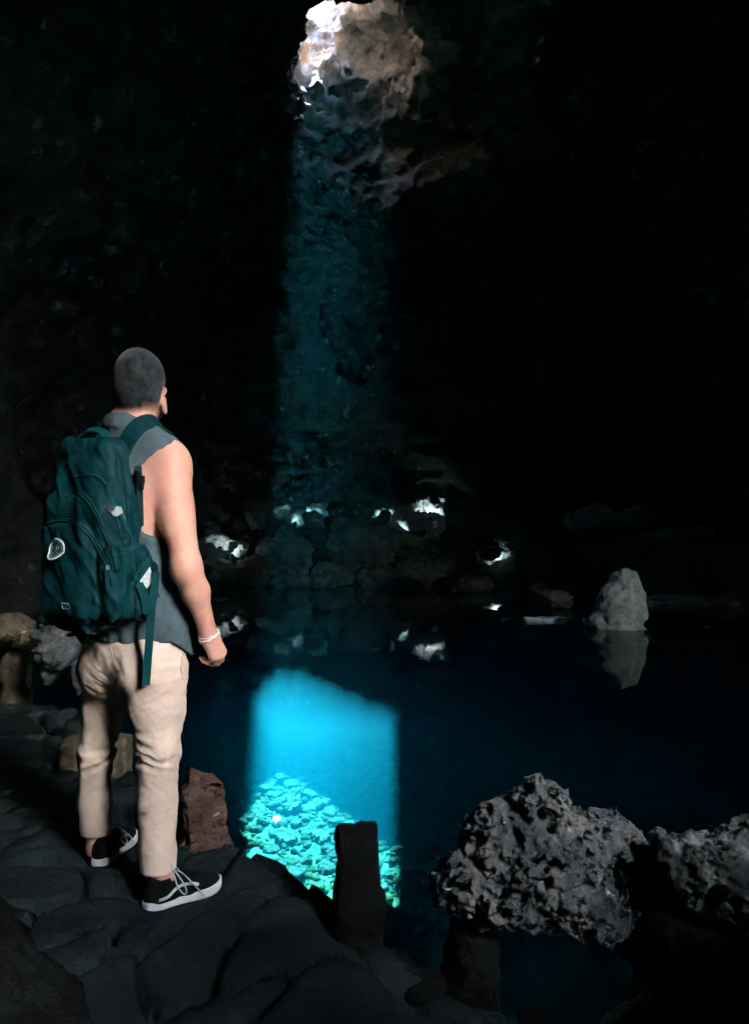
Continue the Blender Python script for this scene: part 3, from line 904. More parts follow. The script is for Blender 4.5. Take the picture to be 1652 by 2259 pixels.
M_lampbody = plain_mat('lamp_metal', (0.03, 0.03, 0.03), rough=0.5)
lm, nt, b = new_mat('lamp_lens')
b.inputs['Emission Color'].default_value = (0.75, 0.95, 1, 1); b.inputs['Emission Strength'].default_value = 0.25
def cave_lamp(label, loc, power, aim=(0, 1, 0.2), col=(0.72, 0.96, 1.0), spread=150):
    """a small floodlight hidden behind the boulders, its glow is what the photograph shows"""
    a = Vector(aim).normalized()
    root = empty('cave_lamp', loc); tag(root, label, 'lamp')
    L0 = Vector((0, 0, 0))
    link('housing', py_mesh('housing', [tube([L0, L0 + a * 0.03, L0 + a * 0.14], [0.05, 0.07, 0.08], 12)]), M_lampbody, root)
    link('lens', py_mesh('lens', [tube([L0 + a * 0.141, L0 + a * 0.15], [0.07, 0.068], 12)]), lm, root)
    ld = bpy.data.lights.new('lamp_light', 'SPOT'); ld.energy = power; ld.color = col; ld.shadow_soft_size = 0.06
    ld.spot_size = math.radians(spread); ld.spot_blend = 0.6
    lo = bpy.data.objects.new('lamp_light', ld); COL.objects.link(lo); lo.parent = root
    lo.location = a * 0.17
    lo.rotation_euler = (-a).to_track_quat('Z', 'Y').to_euler()
cave_lamp('small floodlight hidden before the left whitewashed wall', P(650, 1158, 25.9), 0.8, (0, 1, 0.5), col=(0.35, 0.9, 1.0))
cave_lamp('small floodlight hidden below the brightest wall piece', P(950, 1146, 26.1), 0.28, (0, 1, 0.6))
cave_lamp('small floodlight hidden left of the brightest wall piece', P(850, 1150, 26.1), 0.13, (0, 1, 0.6), col=(0.35, 0.9, 1.0))
cave_lamp('small floodlight hidden below the slanting sliver of wall', P(884, 1176, 25.6), 0.06, (0, 1, 0.4), col=(0.45, 0.92, 1.0))
cave_lamp('small floodlight hidden inside the crescent of sand', P(1092, 1222, 24.92), 0.22, (0.1, 1, -0.2))
cave_lamp('small floodlight hidden by the sand near the elbow', P(500, 1232, 23.2), 0.13, (0.0, 1, 0.7))
cave_lamp('small floodlight hidden below the long dim wall at the right', P(1480, 1162, 23.2), 0.30, (0, 1, 0.4))
cave_lamp('small floodlight hidden behind the round rock at the right', P(1284, 1196, 23.75), 0.12, (-0.2, 1, 0.5))

cave_lamp('floodlight added beyond the right edge to brighten the pointed rock', (6.9, 11.6, 1.6), 2.6, (-0.46, 0.86, -0.21), (0.9, 1.0, 0.95), 30)  # added light out of view, only there to brighten this rock
stone('lava_boulder', 'unseen dark rock added beyond the right edge to shade the pillar', 'boulder',
      [('b', np.array([1.95, 1.2, 1.3]), np.array([0.60, 0.28, 0.66]), 0.12), ('e', np.array([2.2, 1.1, 0.8]), np.array([0.5, 0.4, 0.4]))], M_basalt, 0.03, lump=(0.04, 3.0), rough=(0.02, 10.0), seed=57.0)  # added out of view to keep the key light off the right pillar
# an added rock, unseen behind the viewpoint: it blocks light from the near flagstones
stone('lava_boulder', 'unseen tall dark rock added behind the viewpoint to shade the foreground', 'boulder',
      [('b', np.array([1.78, -0.20, 1.8]), np.array([0.40, 0.26, 1.42]), 0.12), ('e', np.array([1.85, -0.3, 0.9]), np.array([0.6, 0.5, 0.6]))],
      M_basalt, 0.03, lump=(0.03, 3.0), rough=(0.02, 10.0), seed=55.0)

# ------------------------------------------------------------------ stones on the pool bed where the sun reaches it
def bed_mat():
    m, nt, b = new_mat('bed_pebble')
    L = nt.links
    oi = nd(nt, 'ShaderNodeObjectInfo'); tc = nd(nt, 'ShaderNodeTexCoord')
    n1 = nd(nt, 'ShaderNodeTexNoise', Scale=2.5, Detail=7.0, Roughness=0.65)
    L.new(tc.outputs['Object'], n1.inputs['Vector'])
    r = ramp(nt, oi.outputs['Random'], [(0.0, (0.004, 0.005, 0.003)), (0.45, (0.011, 0.013, 0.006)), (0.8, (0.026, 0.026, 0.008)), (1.0, (0.042, 0.042, 0.022))])
    r2 = ramp(nt, n1.outputs[0], [(0.38, (0.14, 0.2, 0.14)), (0.6, (1.35, 1.35, 1.25))])
    mx = nd(nt, 'ShaderNodeMix', data_type='RGBA', blend_type='MULTIPLY'); mx.inputs[0].default_value = 1.0
    L.new(r.outputs[0], mx.inputs[6]); L.new(r2.outputs[0], mx.inputs[7]); L.new(mx.outputs[2], b.inputs['Base Color'])
    b.inputs['Roughness'].default_value = 0.9
    bp = nd(nt, 'ShaderNodeBump', Strength=0.8, Distance=0.08); L.new(n1.outputs[0], bp.inputs['Height']); L.new(bp.outputs[0], b.inputs['Normal'])
    return m
M_peb = bed_mat()
peb = []
for k in range(7):
    rr = random.Random(40 + k)
    prims = [('b', np.zeros(3), np.array([0.85, rr.uniform(.6, .8), rr.uniform(.45, .6)]), 0.25, rr.uniform(0, 3))]
    for j in range(3):
        a_ = rr.uniform(0, 6.28)
        prims.append(('e', np.array([0.5 * math.cos(a_), 0.45 * math.sin(a_), rr.uniform(0, 0.15)]), np.array([rr.uniform(.4, .6), rr.uniform(.4, .6), rr.uniform(.35, .5)])))
    mm = rock_mesh('bed_stone', prims, 0.10, lump=(0.26, 1.5), rough=(0.16, 3.5), seed=100.0 + 7 * k, k=0.2)
    mm.materials.append(M_peb); peb.append(mm)
rr = random.Random(5)
placed = []
def put_stone(x, y, r, label, grp=None, k=None, sq=1.0):
    o = link('bed_stone', peb[rr.randrange(7) if k is None else k])
    z = float(bed_z(np.array([x]), np.array([y]))[0])
    o.location = (x, y, z + r * 0.22)
    o.scale = (r, r * rr.uniform(.75, 1.0), r * rr.uniform(.75, 1.05) * sq)
    o.rotation_euler = (rr.uniform(-.25, .25), rr.uniform(-.25, .25), rr.uniform(0, 6.28))
    placed.append((x, y, r))
    return tag(o, label, 'stone', grp)
def bed_at(px, py):
    d = 8.5
    for _ in range(12):
        x = (px - 826) / FPX * d
        z = float(bed_z(np.array([x]), np.array([d]))[0])
        d = (CAM_Z - z) * FPX / (py - 1129)
    return (px - 826) / FPX * d, d
white_peb = peb[3].copy(); white_peb.materials.clear()
white_peb.materials.append(plain_mat('white_pebble', (0.85, 0.85, 0.82), rough=0.8, noise=0.1, scale=3.0))
o = put_stone(*bed_at(612, 1815), 0.085, 'round white stone shining on the sunlit pool bed', k=3); o.data = white_peb
for (px, py, r, lb) in ((626, 1858, 0.17, 'largest rounded greenish stone left of centre on the sunlit pool bed'), (592, 1943, 0.17, 'yellow green stone at the lower left corner of the sunlit pool bed'),
                        (655, 1945, 0.14, 'long yellow green stone at the near edge of the sunlit pool bed'), (697, 1968, 0.12, 'yellowish stone just left of the black upright stone'), (860, 1940, 0.10, 'small yellowish stone just right of the black upright stone'),
                        (722, 1735, 0.18, 'dark stone at the far end of the sunlit pool bed')):
    put_stone(*bed_at(px, py), r, lb)
# finer rubble between them
def rubble(n):
    bm = bmesh.new(); bmesh.ops.create_icosphere(bm, subdivisions=2, radius=1.0)
    B = np.array([v.co[:] for v in bm.verts], np.float32); T = np.array([[v.index for v in f.verts] for f in bm.faces], np.int32); bm.free()
    VV = []; FF = []
    xs = np.array([rr.uniform(-2.5, 1.3) for _ in range(n)]); ys = np.array([rr.uniform(6.6, 11.6) for _ in range(n)])
    zs = bed_z(xs, ys)
    for i in range(n):
        s = 0.016 + 0.05 * rr.random() ** 2.5
        q = B * (1 + 0.45 * (fbm(B + i * 3.7, 0.9, 2, 0.5, 2.0)))[:, None] * np.array([s, s * rr.uniform(.6, 1), s * rr.uniform(.5, .8)], np.float32)
        a = rr.uniform(0, 6.28); c, sn = math.cos(a), math.sin(a)
        q = np.stack([q[:, 0] * c - q[:, 1] * sn, q[:, 0] * sn + q[:, 1] * c, q[:, 2]], 1) + np.array([xs[i], ys[i], zs[i] + s * 0.25])
        VV.append(q); FF.append(T + i * len(B))
    return np_mesh('rubble', np.concatenate(VV), np.concatenate(FF))
M_rub = stone_mat('bed_rubble', (0.005, 0.006, 0.003), (0.024, 0.026, 0.012), (0.045, 0.045, 0.025), scale=14.0, bump=0.6, bdist=0.01, fine=60.0)
tag(link('rubble', rubble(2600), M_rub), kind='stuff')
pool_poly = [(x, y - 0.6) for x, y in BEAM]
tries = 0
while len(placed) < 298 and tries < 90000:
    tries += 1
    x = rr.uniform(-1.95, 0.65); y = rr.uniform(7.0, 11.3)
    if float(poly_sd(np.array([x]), np.array([y]), pool_poly)[0]) > 0.22: continue
    r = 0.032 + 0.075 * rr.random() ** 2.6 if tries > 260 else rr.uniform(0.08, 0.14)
    if any((x - a) ** 2 + (y - b_) ** 2 < ((r + c) * 0.80) ** 2 for a, b_, c in placed): continue
    put_stone(x, y, r, 'pale greenish stone among many on the sunlit pool bed', 'stones on the sunlit pool bed')
# ------------------------------------------------------------------ the person
GZ = 1.035                                       # height of the flagstones underfoot
def V3(x, y, z=None):
    return np.array([x, y, z], np.float32)
FW = np.array([0.5, 0.866, 0.0], np.float32)     # the way the chest faces
RT = np.array([0.866, -0.5, 0.0], np.float32)    # the person's right
UP = np.array([0.0, 0.0, 1.0], np.float32)
BM = np.stack([RT, FW, UP])
AX = np.array([-0.822, 2.64, 0.0], np.float32)
def tp(r, f, z):
    return AX + RT * r + FW * f + UP * z
def A(px, py, d):
    return np.array(P(px, py, d), np.float32)

hy = math.radians(1); hp = math.radians(12)
HF = np.array([math.sin(hy) * math.cos(hp), math.cos(hy) * math.cos(hp), math.sin(hp)], np.float32)
HR = np.array([math.cos(hy), -math.sin(hy), 0], np.float32)
HU = np.cross(HR, HF).astype(np.float32)
HM = np.stack([HR, HF, HU])
HC = A(308, 846, 2.63)
def hpnt(r, f, u):
    return HC + HR * r + HF * f + HU * u

SR, SL = tp(0.172, -0.005, 2.455), tp(-0.172, -0.005, 2.455)
ER = A(411, 1252, 2.50); WR = A(460, 1400, 2.585)
LEG_R = [(A(345, 1470, 2.58), 0.100), (A(345, 1560, 2.57), 0.089), (A(349, 1655, 2.54), 0.060), (A(346, 1760, 2.56), 0.064), (A(347, 1925, 2.51), 0.053)]
LEG_L = [(A(246, 1470, 2.70), 0.098), (A(228, 1560, 2.74), 0.074), (A(212, 1660, 2.74), 0.052), (A(208, 1765, 2.78), 0.054), (A(212, 1868, 2.80), 0.047)]
HEEL_R, DIR_R = V3(-0.735, 2.45, GZ), V3(0.80, 0.60, 0)
HEEL_L, DIR_L = V3(-0.990, 2.745, GZ), V3(0.17, 0.985, 0)
ANK_R = HEEL_R + DIR_R * 0.074 + UP * 0.085
ANK_L = HEEL_L + DIR_L * 0.074 + UP * 0.085

def torso_prims(f, o=0.0, shoulders=True):
    f.ell(tp(0, 0.0, 2.27), np.array([0.160, 0.112, 0.26]) + o, BM, k=0.05)
    f.ell(tp(0, -0.02, 2.41), np.array([0.165, 0.092, 0.12]) + o, BM, k=0.05)
    f.ell(tp(0, 0.0, 2.02), np.array([0.148, 0.108, 0.22]) + o, BM, k=0.05)
    for s in (1, -1):
        f.cone(tp(0.04 * s, -0.01, 2.515), tp(0.155 * s, -0.008, 2.468), 0.060 + o, 0.056 + o, k=0.05)
        f.ell(tp(0.09 * s, -0.075, 2.33), np.array([0.075, 0.04, 0.13]) + o, BM, k=0.05)

bf = Field((-1.22, 2.26, 1.06), (-0.46, 3.0, 2.90), 0.0042)
torso_prims(bf)
bf.ell(tp(0, 0, 1.83), (0.155, 0.115, 0.15), BM, k=0.06)
# neck
bf.cone(tp(0, -0.02, 2.54), hpnt(0, -0.022, -0.075), 0.068, 0.060, k=0.05)
for s in (1, -1):
    bf.cone(tp(0.03 * s, -0.03, 2.60), tp(0.13 * s, -0.02, 2.50), 0.042, 0.045, k=0.05)
# head
bf.ell(hpnt(0, -0.004, 0.012), (0.080, 0.103, 0.104), HM, k=0.02)
bf.ell(hpnt(0, -0.035, -0.020), (0.070, 0.066, 0.080), HM, k=0.03)
bf.ell(hpnt(0, 0.035, -0.065), (0.064, 0.066, 0.070), HM, k=0.03)
bf.ell(hpnt(0, 0.078, -0.112), (0.030, 0.026, 0.024), HM, k=0.03)
bf.ell(hpnt(0, 0.088, 0.022), (0.058, 0.018, 0.014), HM, k=0.015)
for s in (1, -1):
    bf.ell(hpnt(0.032 * s, 0.104, 0.002), (0.017, 0.014, 0.011), HM, k=0.012, mode='sub')
    bf.ell(hpnt(0.046 * s, 0.080, -0.028), (0.022, 0.018, 0.016), HM, k=0.02)
    e0 = hpnt(0.076 * s, -0.002, -0.072)
    em = np.stack([HR * s, HF * 0.96 + HU * 0.26, HU * 0.96 - HF * 0.26])
    bf.ell(e0 + HR * s * 0.005 - HF * 0.004, (0.010, 0.017, 0.033), em, k=0.010)
    bf.ell(e0 + HR * s * 0.015 + HF * 0.006, (0.007, 0.009, 0.019), em, k=0.004, mode='sub')
bf.cone(hpnt(0, 0.098, 0.008), hpnt(0, 0.118, -0.030), 0.010, 0.014, k=0.012)
bf.ell(hpnt(0, 0.108, -0.036), (0.019, 0.010, 0.009), HM, k=0.008)
bf.ell(hpnt(0, 0.096, -0.066), (0.026, 0.010, 0.007), HM, k=0.008)
bf.ell(hpnt(0, 0.095, -0.080), (0.023, 0.010, 0.008), HM, k=0.008)
bf.ell(hpnt(0, 0.106, -0.073), (0.025, 0.006, 0.0022), HM, k=0.004, mode='sub')
# right arm
bf.ell(SR + RT * 0.010 - UP * 0.012, (0.062, 0.066, 0.088), BM, k=0.045)
mid = SR * 0.5 + ER * 0.5
bf.cone(SR, ER, 0.056, 0.0455, k=0.03)
bf.ell(mid - FW * 0.012 + UP * 0.02, (0.044, 0.052, 0.10), BM, k=0.04)
bf.ell(SR * 0.8 + tp(0.10, -0.05, 2.34) * 0.2 - UP * 0.05, (0.05, 0.05, 0.07), BM, k=0.05)
fa = ER * 0.66 + WR * 0.34
bf.cone(ER, fa + RT * 0.003, 0.0445, 0.0425, k=0.035)
bf.cone(fa + RT * 0.003, WR, 0.042, 0.0262, k=0.03)
bf.ell(ER - FW * 0.020 - UP * 0.004, (0.024, 0.022, 0.034), BM, k=0.035)
# left arm, bent so that the hand holds the front of the left shoulder strap
EL = tp(-0.215, 0.09, 2.16); WL = tp(-0.13, 0.22, 2.33)
bf.ell(SL - RT * 0.006 - UP * 0.012, (0.060, 0.064, 0.085), BM, k=0.045)
bf.cone(SL, EL, 0.055, 0.041, k=0.03)
bf.cone(EL, EL * 0.6 + WL * 0.4, 0.041, 0.043, k=0.025)
bf.cone(EL * 0.6 + WL * 0.4, WL, 0.042, 0.027, k=0.025)

def hand(w, axis, palm_n, spread, curls, thumb_dir, f):
    """w wrist, axis wrist->knuckles, palm_n = side to which the fingers close, spread = towards the thumb side"""
    axis = axis / np.linalg.norm(axis); palm_n = palm_n / np.linalg.norm(palm_n)
    offs = [0.029, 0.010, -0.010, -0.028]
    plen = [0.078, 0.082, 0.078, 0.070]
    segs = [(0.040, 0.024, 0.018), (0.045, 0.028, 0.020), (0.041, 0.026, 0.019), (0.032, 0.019, 0.016)]
    rad = [0.0095, 0.0098, 0.0093, 0.0082]
    f.cone(w - axis * 0.012, w + axis * 0.014, 0.0265, 0.027, k=0.02)
    for j in range(4):
        m = w + axis * plen[j] + spread * offs[j] - palm_n * (0.004 if j in (1, 2) else 0.0)
        f.cone(w + axis * 0.012 + spread * offs[j] * 0.55, m, 0.0175, 0.0125, k=0.018)
        p = m; ang = 0.0
        for q in range(3):
            ang += curls[j][q]
            dr = axis * math.cos(ang) + palm_n * math.sin(ang)
            e = p + dr * segs[j][q]
            r0 = rad[j] * (1.06 - 0.10 * q); r1 = rad[j] * (0.97 - 0.11 * q)
            f.cone(p, e, r0, r1, k=0.004)
            p = e
    t0 = w + axis * 0.020 + spread * 0.022 + palm_n * 0.010
    t1 = t0 + thumb_dir[0] * 0.040; t2 = t1 + thumb_dir[1] * 0.030; t3 = t2 + thumb_dir[2] * 0.024
    f.cone(w + axis * 0.008 + spread * 0.008, t0, 0.016, 0.0155, k=0.015)
    f.cone(t0, t1, 0.0150, 0.0115, k=0.010)
    f.cone(t1, t2, 0.0112, 0.0100, k=0.003)
    f.cone(t2, t3, 0.0102, 0.0080, k=0.003)
def unit(v):
    v = np.array(v, np.float32)
    return v / np.linalg.norm(v)
h_ax = unit(A(484, 1452, 2.60) - WR)
h_pn = -RT - h_ax * float(np.dot(-RT, h_ax)); h_pn = unit(h_pn)
h_sp = unit(np.cross(h_pn, h_ax)); h_sp = h_sp if h_sp @ FW > 0 else -h_sp
hand(WR, h_ax, h_pn, h_sp, [(0.75, 0.85, 0.5), (0.9, 0.95, 0.5), (1.0, 1.0, 0.5), (1.05, 1.0, 0.55)],
     [unit(h_ax * 0.8 + h_sp * 0.25 + h_pn * 0.55), unit(h_ax * 0.95 + h_pn * 0.35), unit(h_ax * 0.9 + h_pn * 0.5 - h_sp * 0.2)], bf)
l_ax = unit(RT * 0.25 + FW * -0.12 + UP * 0.95); l_pn = unit(-FW + RT * 0.1); l_sp = unit(np.cross(l_ax, l_pn)); l_sp = l_sp if l_sp @ RT > 0 else -l_sp
hand(WL, l_ax, l_pn, l_sp, [(0.9, 1.2, 0.7)] * 4, [unit(l_ax * 0.6 + l_sp * 0.5 + l_pn * 0.5), unit(l_ax * 0.5 + l_pn * 0.8), unit(l_pn + l_ax * 0.2)], bf)
# legs (inside the trousers) and ankles
for leg, ank in ((LEG_R, ANK_R), (LEG_L, ANK_L)):
    for (p, r), (q, s) in zip(leg[:-1], leg[1:-1] + [(leg[-1][0], 0.052)]):
        bf.cone(p, q, r - 0.020, s - 0.018, k=0.03)
    bf.cone(leg[-1][0], ank, 0.034, 0.029, k=0.02)
    bf.ell(ank, (0.032, 0.032, 0.024), k=0.02)
bf.displace(lambda p: 0.0012 * fbm(p, 18.0, 2, 0.5, 3.0), 0.02)
body_me = relax(bf.mesh('person'), 2, 0.5)
del bf

def skin_material():
    m, nt, b = new_mat('skin')
    L = nt.links
    tc = nd(nt, 'ShaderNodeTexCoord')
    n1 = nd(nt, 'ShaderNodeTexNoise', Scale=9.0, Detail=6.0, Roughness=0.6)
    n2 = nd(nt, 'ShaderNodeTexVoronoi', Scale=34.0, feature='F1')
    for n in (n1, n2): L.new(tc.outputs['Object'], n.inputs['Vector'])
    r = ramp(nt, n1.outputs[0], [(0.3, (0.56, 0.285, 0.210)), (0.7, (0.66, 0.37, 0.28))])
    r2 = ramp(nt, n2.outputs['Distance'], [(0.04, (0.55, 0.5, 0.5)), (0.075, (1, 1, 1))])
    mx = nd(nt, 'ShaderNodeMix', data_type='RGBA', blend_type='MULTIPLY'); mx.inputs[0].default_value = 0.5
    L.new(r.outputs[0], mx.inputs[6]); L.new(r2.outputs[0], mx.inputs[7])
    n4 = nd(nt, 'ShaderNodeTexNoise', Scale=55.0, Detail=4.0); L.new(tc.outputs['Object'], n4.inputs['Vector'])
    r4 = ramp(nt, n4.outputs[0], [(0.32, (0.95, 0.925, 0.925)), (0.68, (1.03, 1.03, 1.03))])
    mz = nd(nt, 'ShaderNodeMix', data_type='RGBA', blend_type='MULTIPLY'); mz.inputs[0].default_value = 1.0
    L.new(mx.outputs[2], mz.inputs[6]); L.new(r4.outputs[0], mz.inputs[7])
    L.new(mz.outputs[2], b.inputs['Base Color'])
    b.inputs['Roughness'].default_value = 0.52
    b.inputs['Specular IOR Level'].default_value = 0.35
    b.inputs['Subsurface Weight'].default_value = 0.12
    b.inputs['Subsurface Radius'].default_value = (0.012, 0.005, 0.003)
    b.inputs['Subsurface Scale'].default_value = 1.0
    n3 = nd(nt, 'ShaderNodeTexNoise', Scale=180.0, Detail=3.0)
    L.new(tc.outputs['Object'], n3.inputs['Vector'])
    bp = nd(nt, 'ShaderNodeBump', Strength=0.12, Distance=0.002)
    L.new(n3.outputs[0], bp.inputs['Height']); L.new(bp.outputs[0], b.inputs['Normal'])
    return m
M_skin = skin_material()
person = link('person', body_me, M_skin)
tag(person, 'man seen from behind in grey sleeveless top and beige trousers standing on the flagstones', 'person')

# cropped hair and beard: a thin coat over the scalp, thinning out towards its edge
def coat(name, fade_fn, off, mat):
    n = len(body_me.vertices)
    V = np.zeros(n * 3, np.float32); body_me.vertices.foreach_get('co', V); V = V.reshape(-1, 3)
    N = np.zeros(n * 3, np.float32); body_me.vertices.foreach_get('normal', N); N = N.reshape(-1, 3)
    q = (V - HC) @ HM.T
    fd = fade_fn(q)
    fd = np.where(np.linalg.norm(q, axis=1) < 0.16, fd, -1)
    F = np.zeros(len(body_me.polygons) * 4, np.int32); body_me.polygons.foreach_get('vertices', F); F = F.reshape(-1, 4)
    F = F[(fd[F] > 0).all(1)]
    Vn = V + N * (off * np.clip(fd, 0, 1) ** 0.5 + 0.0006)[:, None] * (0.85 + 0.3 * vnoise(V * 260.0))[:, None]
    used = np.zeros(n, bool); used[F.ravel()] = True
    me = np_mesh(name, Vn, F)
    at = me.attributes.new('fade', 'FLOAT', 'POINT')
    at.data.foreach_set('value', np.clip(fd[used], 0, 1).astype(np.float32))
    return link(name, me, mat, person)
def hair_material():
    m, nt, b = new_mat('cropped_hair')
    L = nt.links
    tc = nd(nt, 'ShaderNodeTexCoord')
    n1 = nd(nt, 'ShaderNodeTexNoise', Scale=150.0, Detail=5.0, Roughness=0.75)
    n2 = nd(nt, 'ShaderNodeTexNoise', Scale=30.0, Detail=4.0)
    for n in (n1, n2): L.new(tc.outputs['Object'], n.inputs['Vector'])
    r = ramp(nt, n2.outputs[0], [(0.36, (0.004, 0.0055, 0.006)), (0.64, (0.026, 0.034, 0.038))])
    rg = ramp(nt, n1.outputs[0], [(0.35, (0.35, 0.35, 0.35)), (0.65, (1.7, 1.7, 1.7))])
    mg = nd(nt, 'ShaderNodeMix', data_type='RGBA', blend_type='MULTIPLY'); mg.inputs[0].default_value = 1.0
    L.new(r.outputs[0], mg.inputs[6]); L.new(rg.outputs[0], mg.inputs[7]); L.new(mg.outputs[2], b.inputs['Base Color'])
    b.inputs['Specular IOR Level'].default_value = 0.12
    b.inputs['Roughness'].default_value = 0.55
    b.inputs['Sheen Weight'].default_value = 0.12
    bp = nd(nt, 'ShaderNodeBump', Strength=0.9, Distance=0.003)
    L.new(n1.outputs[0], bp.inputs['Height']); L.new(bp.outputs[0], b.inputs['Normal'])
    at = nd(nt, 'ShaderNodeAttribute', attribute_name='fade')
    ma = nd(nt, 'ShaderNodeMath', operation='MULTIPLY_ADD'); ma.inputs[1].default_value = 1.5; 
    sb = nd(nt, 'ShaderNodeMath', operation='SUBTRACT'); sb.inputs[1].default_value = 0.62
    L.new(n1.outputs[0], sb.inputs[0])
    L.new(at.outputs['Fac'], ma.inputs[0]); L.new(sb.outputs[0], ma.inputs[2]); ma.use_clamp = True
    L.new(ma.outputs[0], b.inputs['Alpha'])
    return m
M_hair = hair_material()
def hair_fade(q):
    r, f, u = q[:, 0], q[:, 1], q[:, 2]
    edge = -0.105 + 0.9 * np.maximum(f + 0.045, 0) + 2.0 * np.maximum(f - 0.06, 0)
    ear = np.sqrt(((f + 0.004) / 0.022) ** 2 + ((u + 0.070) / 0.046) ** 2) - 1
    d = (u - edge) / np.where(np.abs(r) > 0.03, 0.085, 0.06)
    d = np.where(np.abs(r) > 0.062, np.minimum(d, ear * 1.2), d)
    return np.where(np.abs(r) > 0.0855, np.where(u < -0.015, -1, d), d)
def beard_fade(q):
    r, f, u = q[:, 0], q[:, 1], q[:, 2]
    d = np.minimum((-0.045 - u) / 0.02, (f - 0.012) / 0.02)
    d = np.minimum(d, (u + 0.15) / 0.02)
    lips = np.sqrt((r / 0.024) ** 2 + ((u + 0.073) / 0.013) ** 2) - 1
    nose = np.where((f > 0.09) & (u > -0.052), -1, 1)
    return np.minimum(np.minimum(d, lips * 2), nose)
coat('hair', hair_fade, 0.004, M_hair)
coat('beard', beard_fade, 0.006, M_hair)
M_eye = plain_mat('eye_white', (0.7, 0.7, 0.7), rough=0.2, noise=0.02)
M_iris = plain_mat('iris', (0.05, 0.03, 0.02), rough=0.15)
def ball(c, r, n=12):
    V = []; F = []
    for i in range(n + 1):
        a = math.pi * i / n
        for j in range(n * 2):
            b = math.pi * j / n
            V.append((c[0] + r * math.sin(a) * math.cos(b), c[1] + r * math.sin(a) * math.sin(b), c[2] + r * math.cos(a)))
    for i in range(n):
        for j in range(n * 2):
            F.append((i * 2 * n + j, i * 2 * n + (j + 1) % (2 * n), (i + 1) * 2 * n + (j + 1) % (2 * n), (i + 1) * 2 * n + j))
    return V, F
for s in (1, -1):
    e = link('eye', py_mesh('eye', [ball(hpnt(0.032 * s, 0.089, 0.001), 0.0115)]), M_eye, person)
    link('iris', py_mesh('iris', [ball(hpnt(0.032 * s, 0.0965, 0.001), 0.0055)]), M_iris, e)

# sleeveless top
M_shirt = plain_mat('grey_jersey', (0.066, 0.100, 0.113), rough=0.9, spec=0.15, noise=0.15, scale=30.0, bump=0.25, bscale=600.0)
sf = Field((-1.14, 2.32, 1.76), (-0.52, 2.96, 2.66), 0.0045)
torso_prims(sf, 0.013)
sf.cone(tp(0, -0.02, 2.54), tp(0, -0.03, 2.585), 0.078, 0.064, k=0.03)
for s in (1, -1):
    sf.cone(tp(0.03 * s, -0.03, 2.585), tp(0.14 * s, -0.012, 2.497), 0.052, 0.058, k=0.04)
sf.ell(tp(0.01, 0.005, 1.93), (0.182, 0.135, 0.26), BM, k=0.06)
sf.ell(tp(0.125, 0.05, 1.88), (0.075, 0.095, 0.24), BM, k=0.05)
def shirt_fold(p):
    q = p - AX
    r = q @ RT; f_ = q @ FW; z = p[:, 2]
    low = sstep(2.15, 1.85, z)
    a = np.arctan2(f_, r)
    fold = fbm(np.stack([a * 2.2, z * 1.5 + 0.8 * a, np.zeros_like(a)], 1), 2.0, 2, 0.5, 4.0)
    up = fbm(np.stack([r * 12, f_ * 12, z * 9], 1), 1.0, 3, 0.55, 14.0, ridged=True)
    return -(0.012 * low * fold + 0.007 * up)
sf.displace(shirt_fold, 0.05)
for s in (1, -1):
    sf.ell(tp(0.225 * s, -0.040, 2.345), (0.138, 0.175, 0.150), BM, k=0.012, mode='sub')
sf.cone(tp(0, 0.03, 2.60), tp(0, 0.12, 2.52), 0.072, 0.08, k=0.01, mode='sub')
sf.ell(tp(0, -0.005, 2.66), (0.080, 0.085, 0.075), BM, k=0.008, mode='sub')
# the hem: lower at the front right
def hem(X, Y, Z):
    r = (X - AX[0]) * RT[0] + (Y - AX[1]) * RT[1]; f_ = (X - AX[0]) * FW[0] + (Y - AX[1]) * FW[1]
    h0 = 1.873 - 0.060 * np.clip((f_ + 0.02) / 0.10, 0, 1)
    return h0 - Z
sl, X, Y, Z = sf.block((-1.2, 2.2, 1.7), (-0.4, 3.1, 2.7))
sf.S[sl] = np.maximum(sf.S[sl], hem(X, Y, Z))
shirt_me = relax(sf.mesh('sleeveless_top'), 2, 0.5)
del sf
link('sleeveless_top', shirt_me, M_shirt, person)

# trousers
M_chino = plain_mat('beige_cotton', (0.66, 0.525, 0.43), rough=0.9, spec=0.08, noise=0.05, scale=25.0, bump=0.2, bscale=700.0, sheen=0.1)
tf = Field((-1.14, 2.36, 1.14), (-0.54, 3.0, 1.97), 0.0042)
tf.ell(tp(0.0, 0.0, 1.83), (0.172, 0.128, 0.15), BM, k=0.05)
for s, leg in ((1, LEG_R), (-1, LEG_L)):
    tf.ell(leg[0][0] - FW * 0.035 - RT * s * 0.005, (0.088, 0.082, 0.11), BM, k=0.06)
    for (p, r), (q, s2) in zip(leg[:-1], leg[1:]):
        tf.cone(p, q, r, s2, k=0.025)
    c = leg[-1][0]; dn = unit(leg[-1][0] - leg[-2][0])
    tf.cone(c - dn * 0.002, c + dn * 0.012, leg[-1][1] + 0.0035, leg[-1][1] + 0.0035, k=0.002)
KN = [LEG_R[2][0], LEG_L[2][0]]
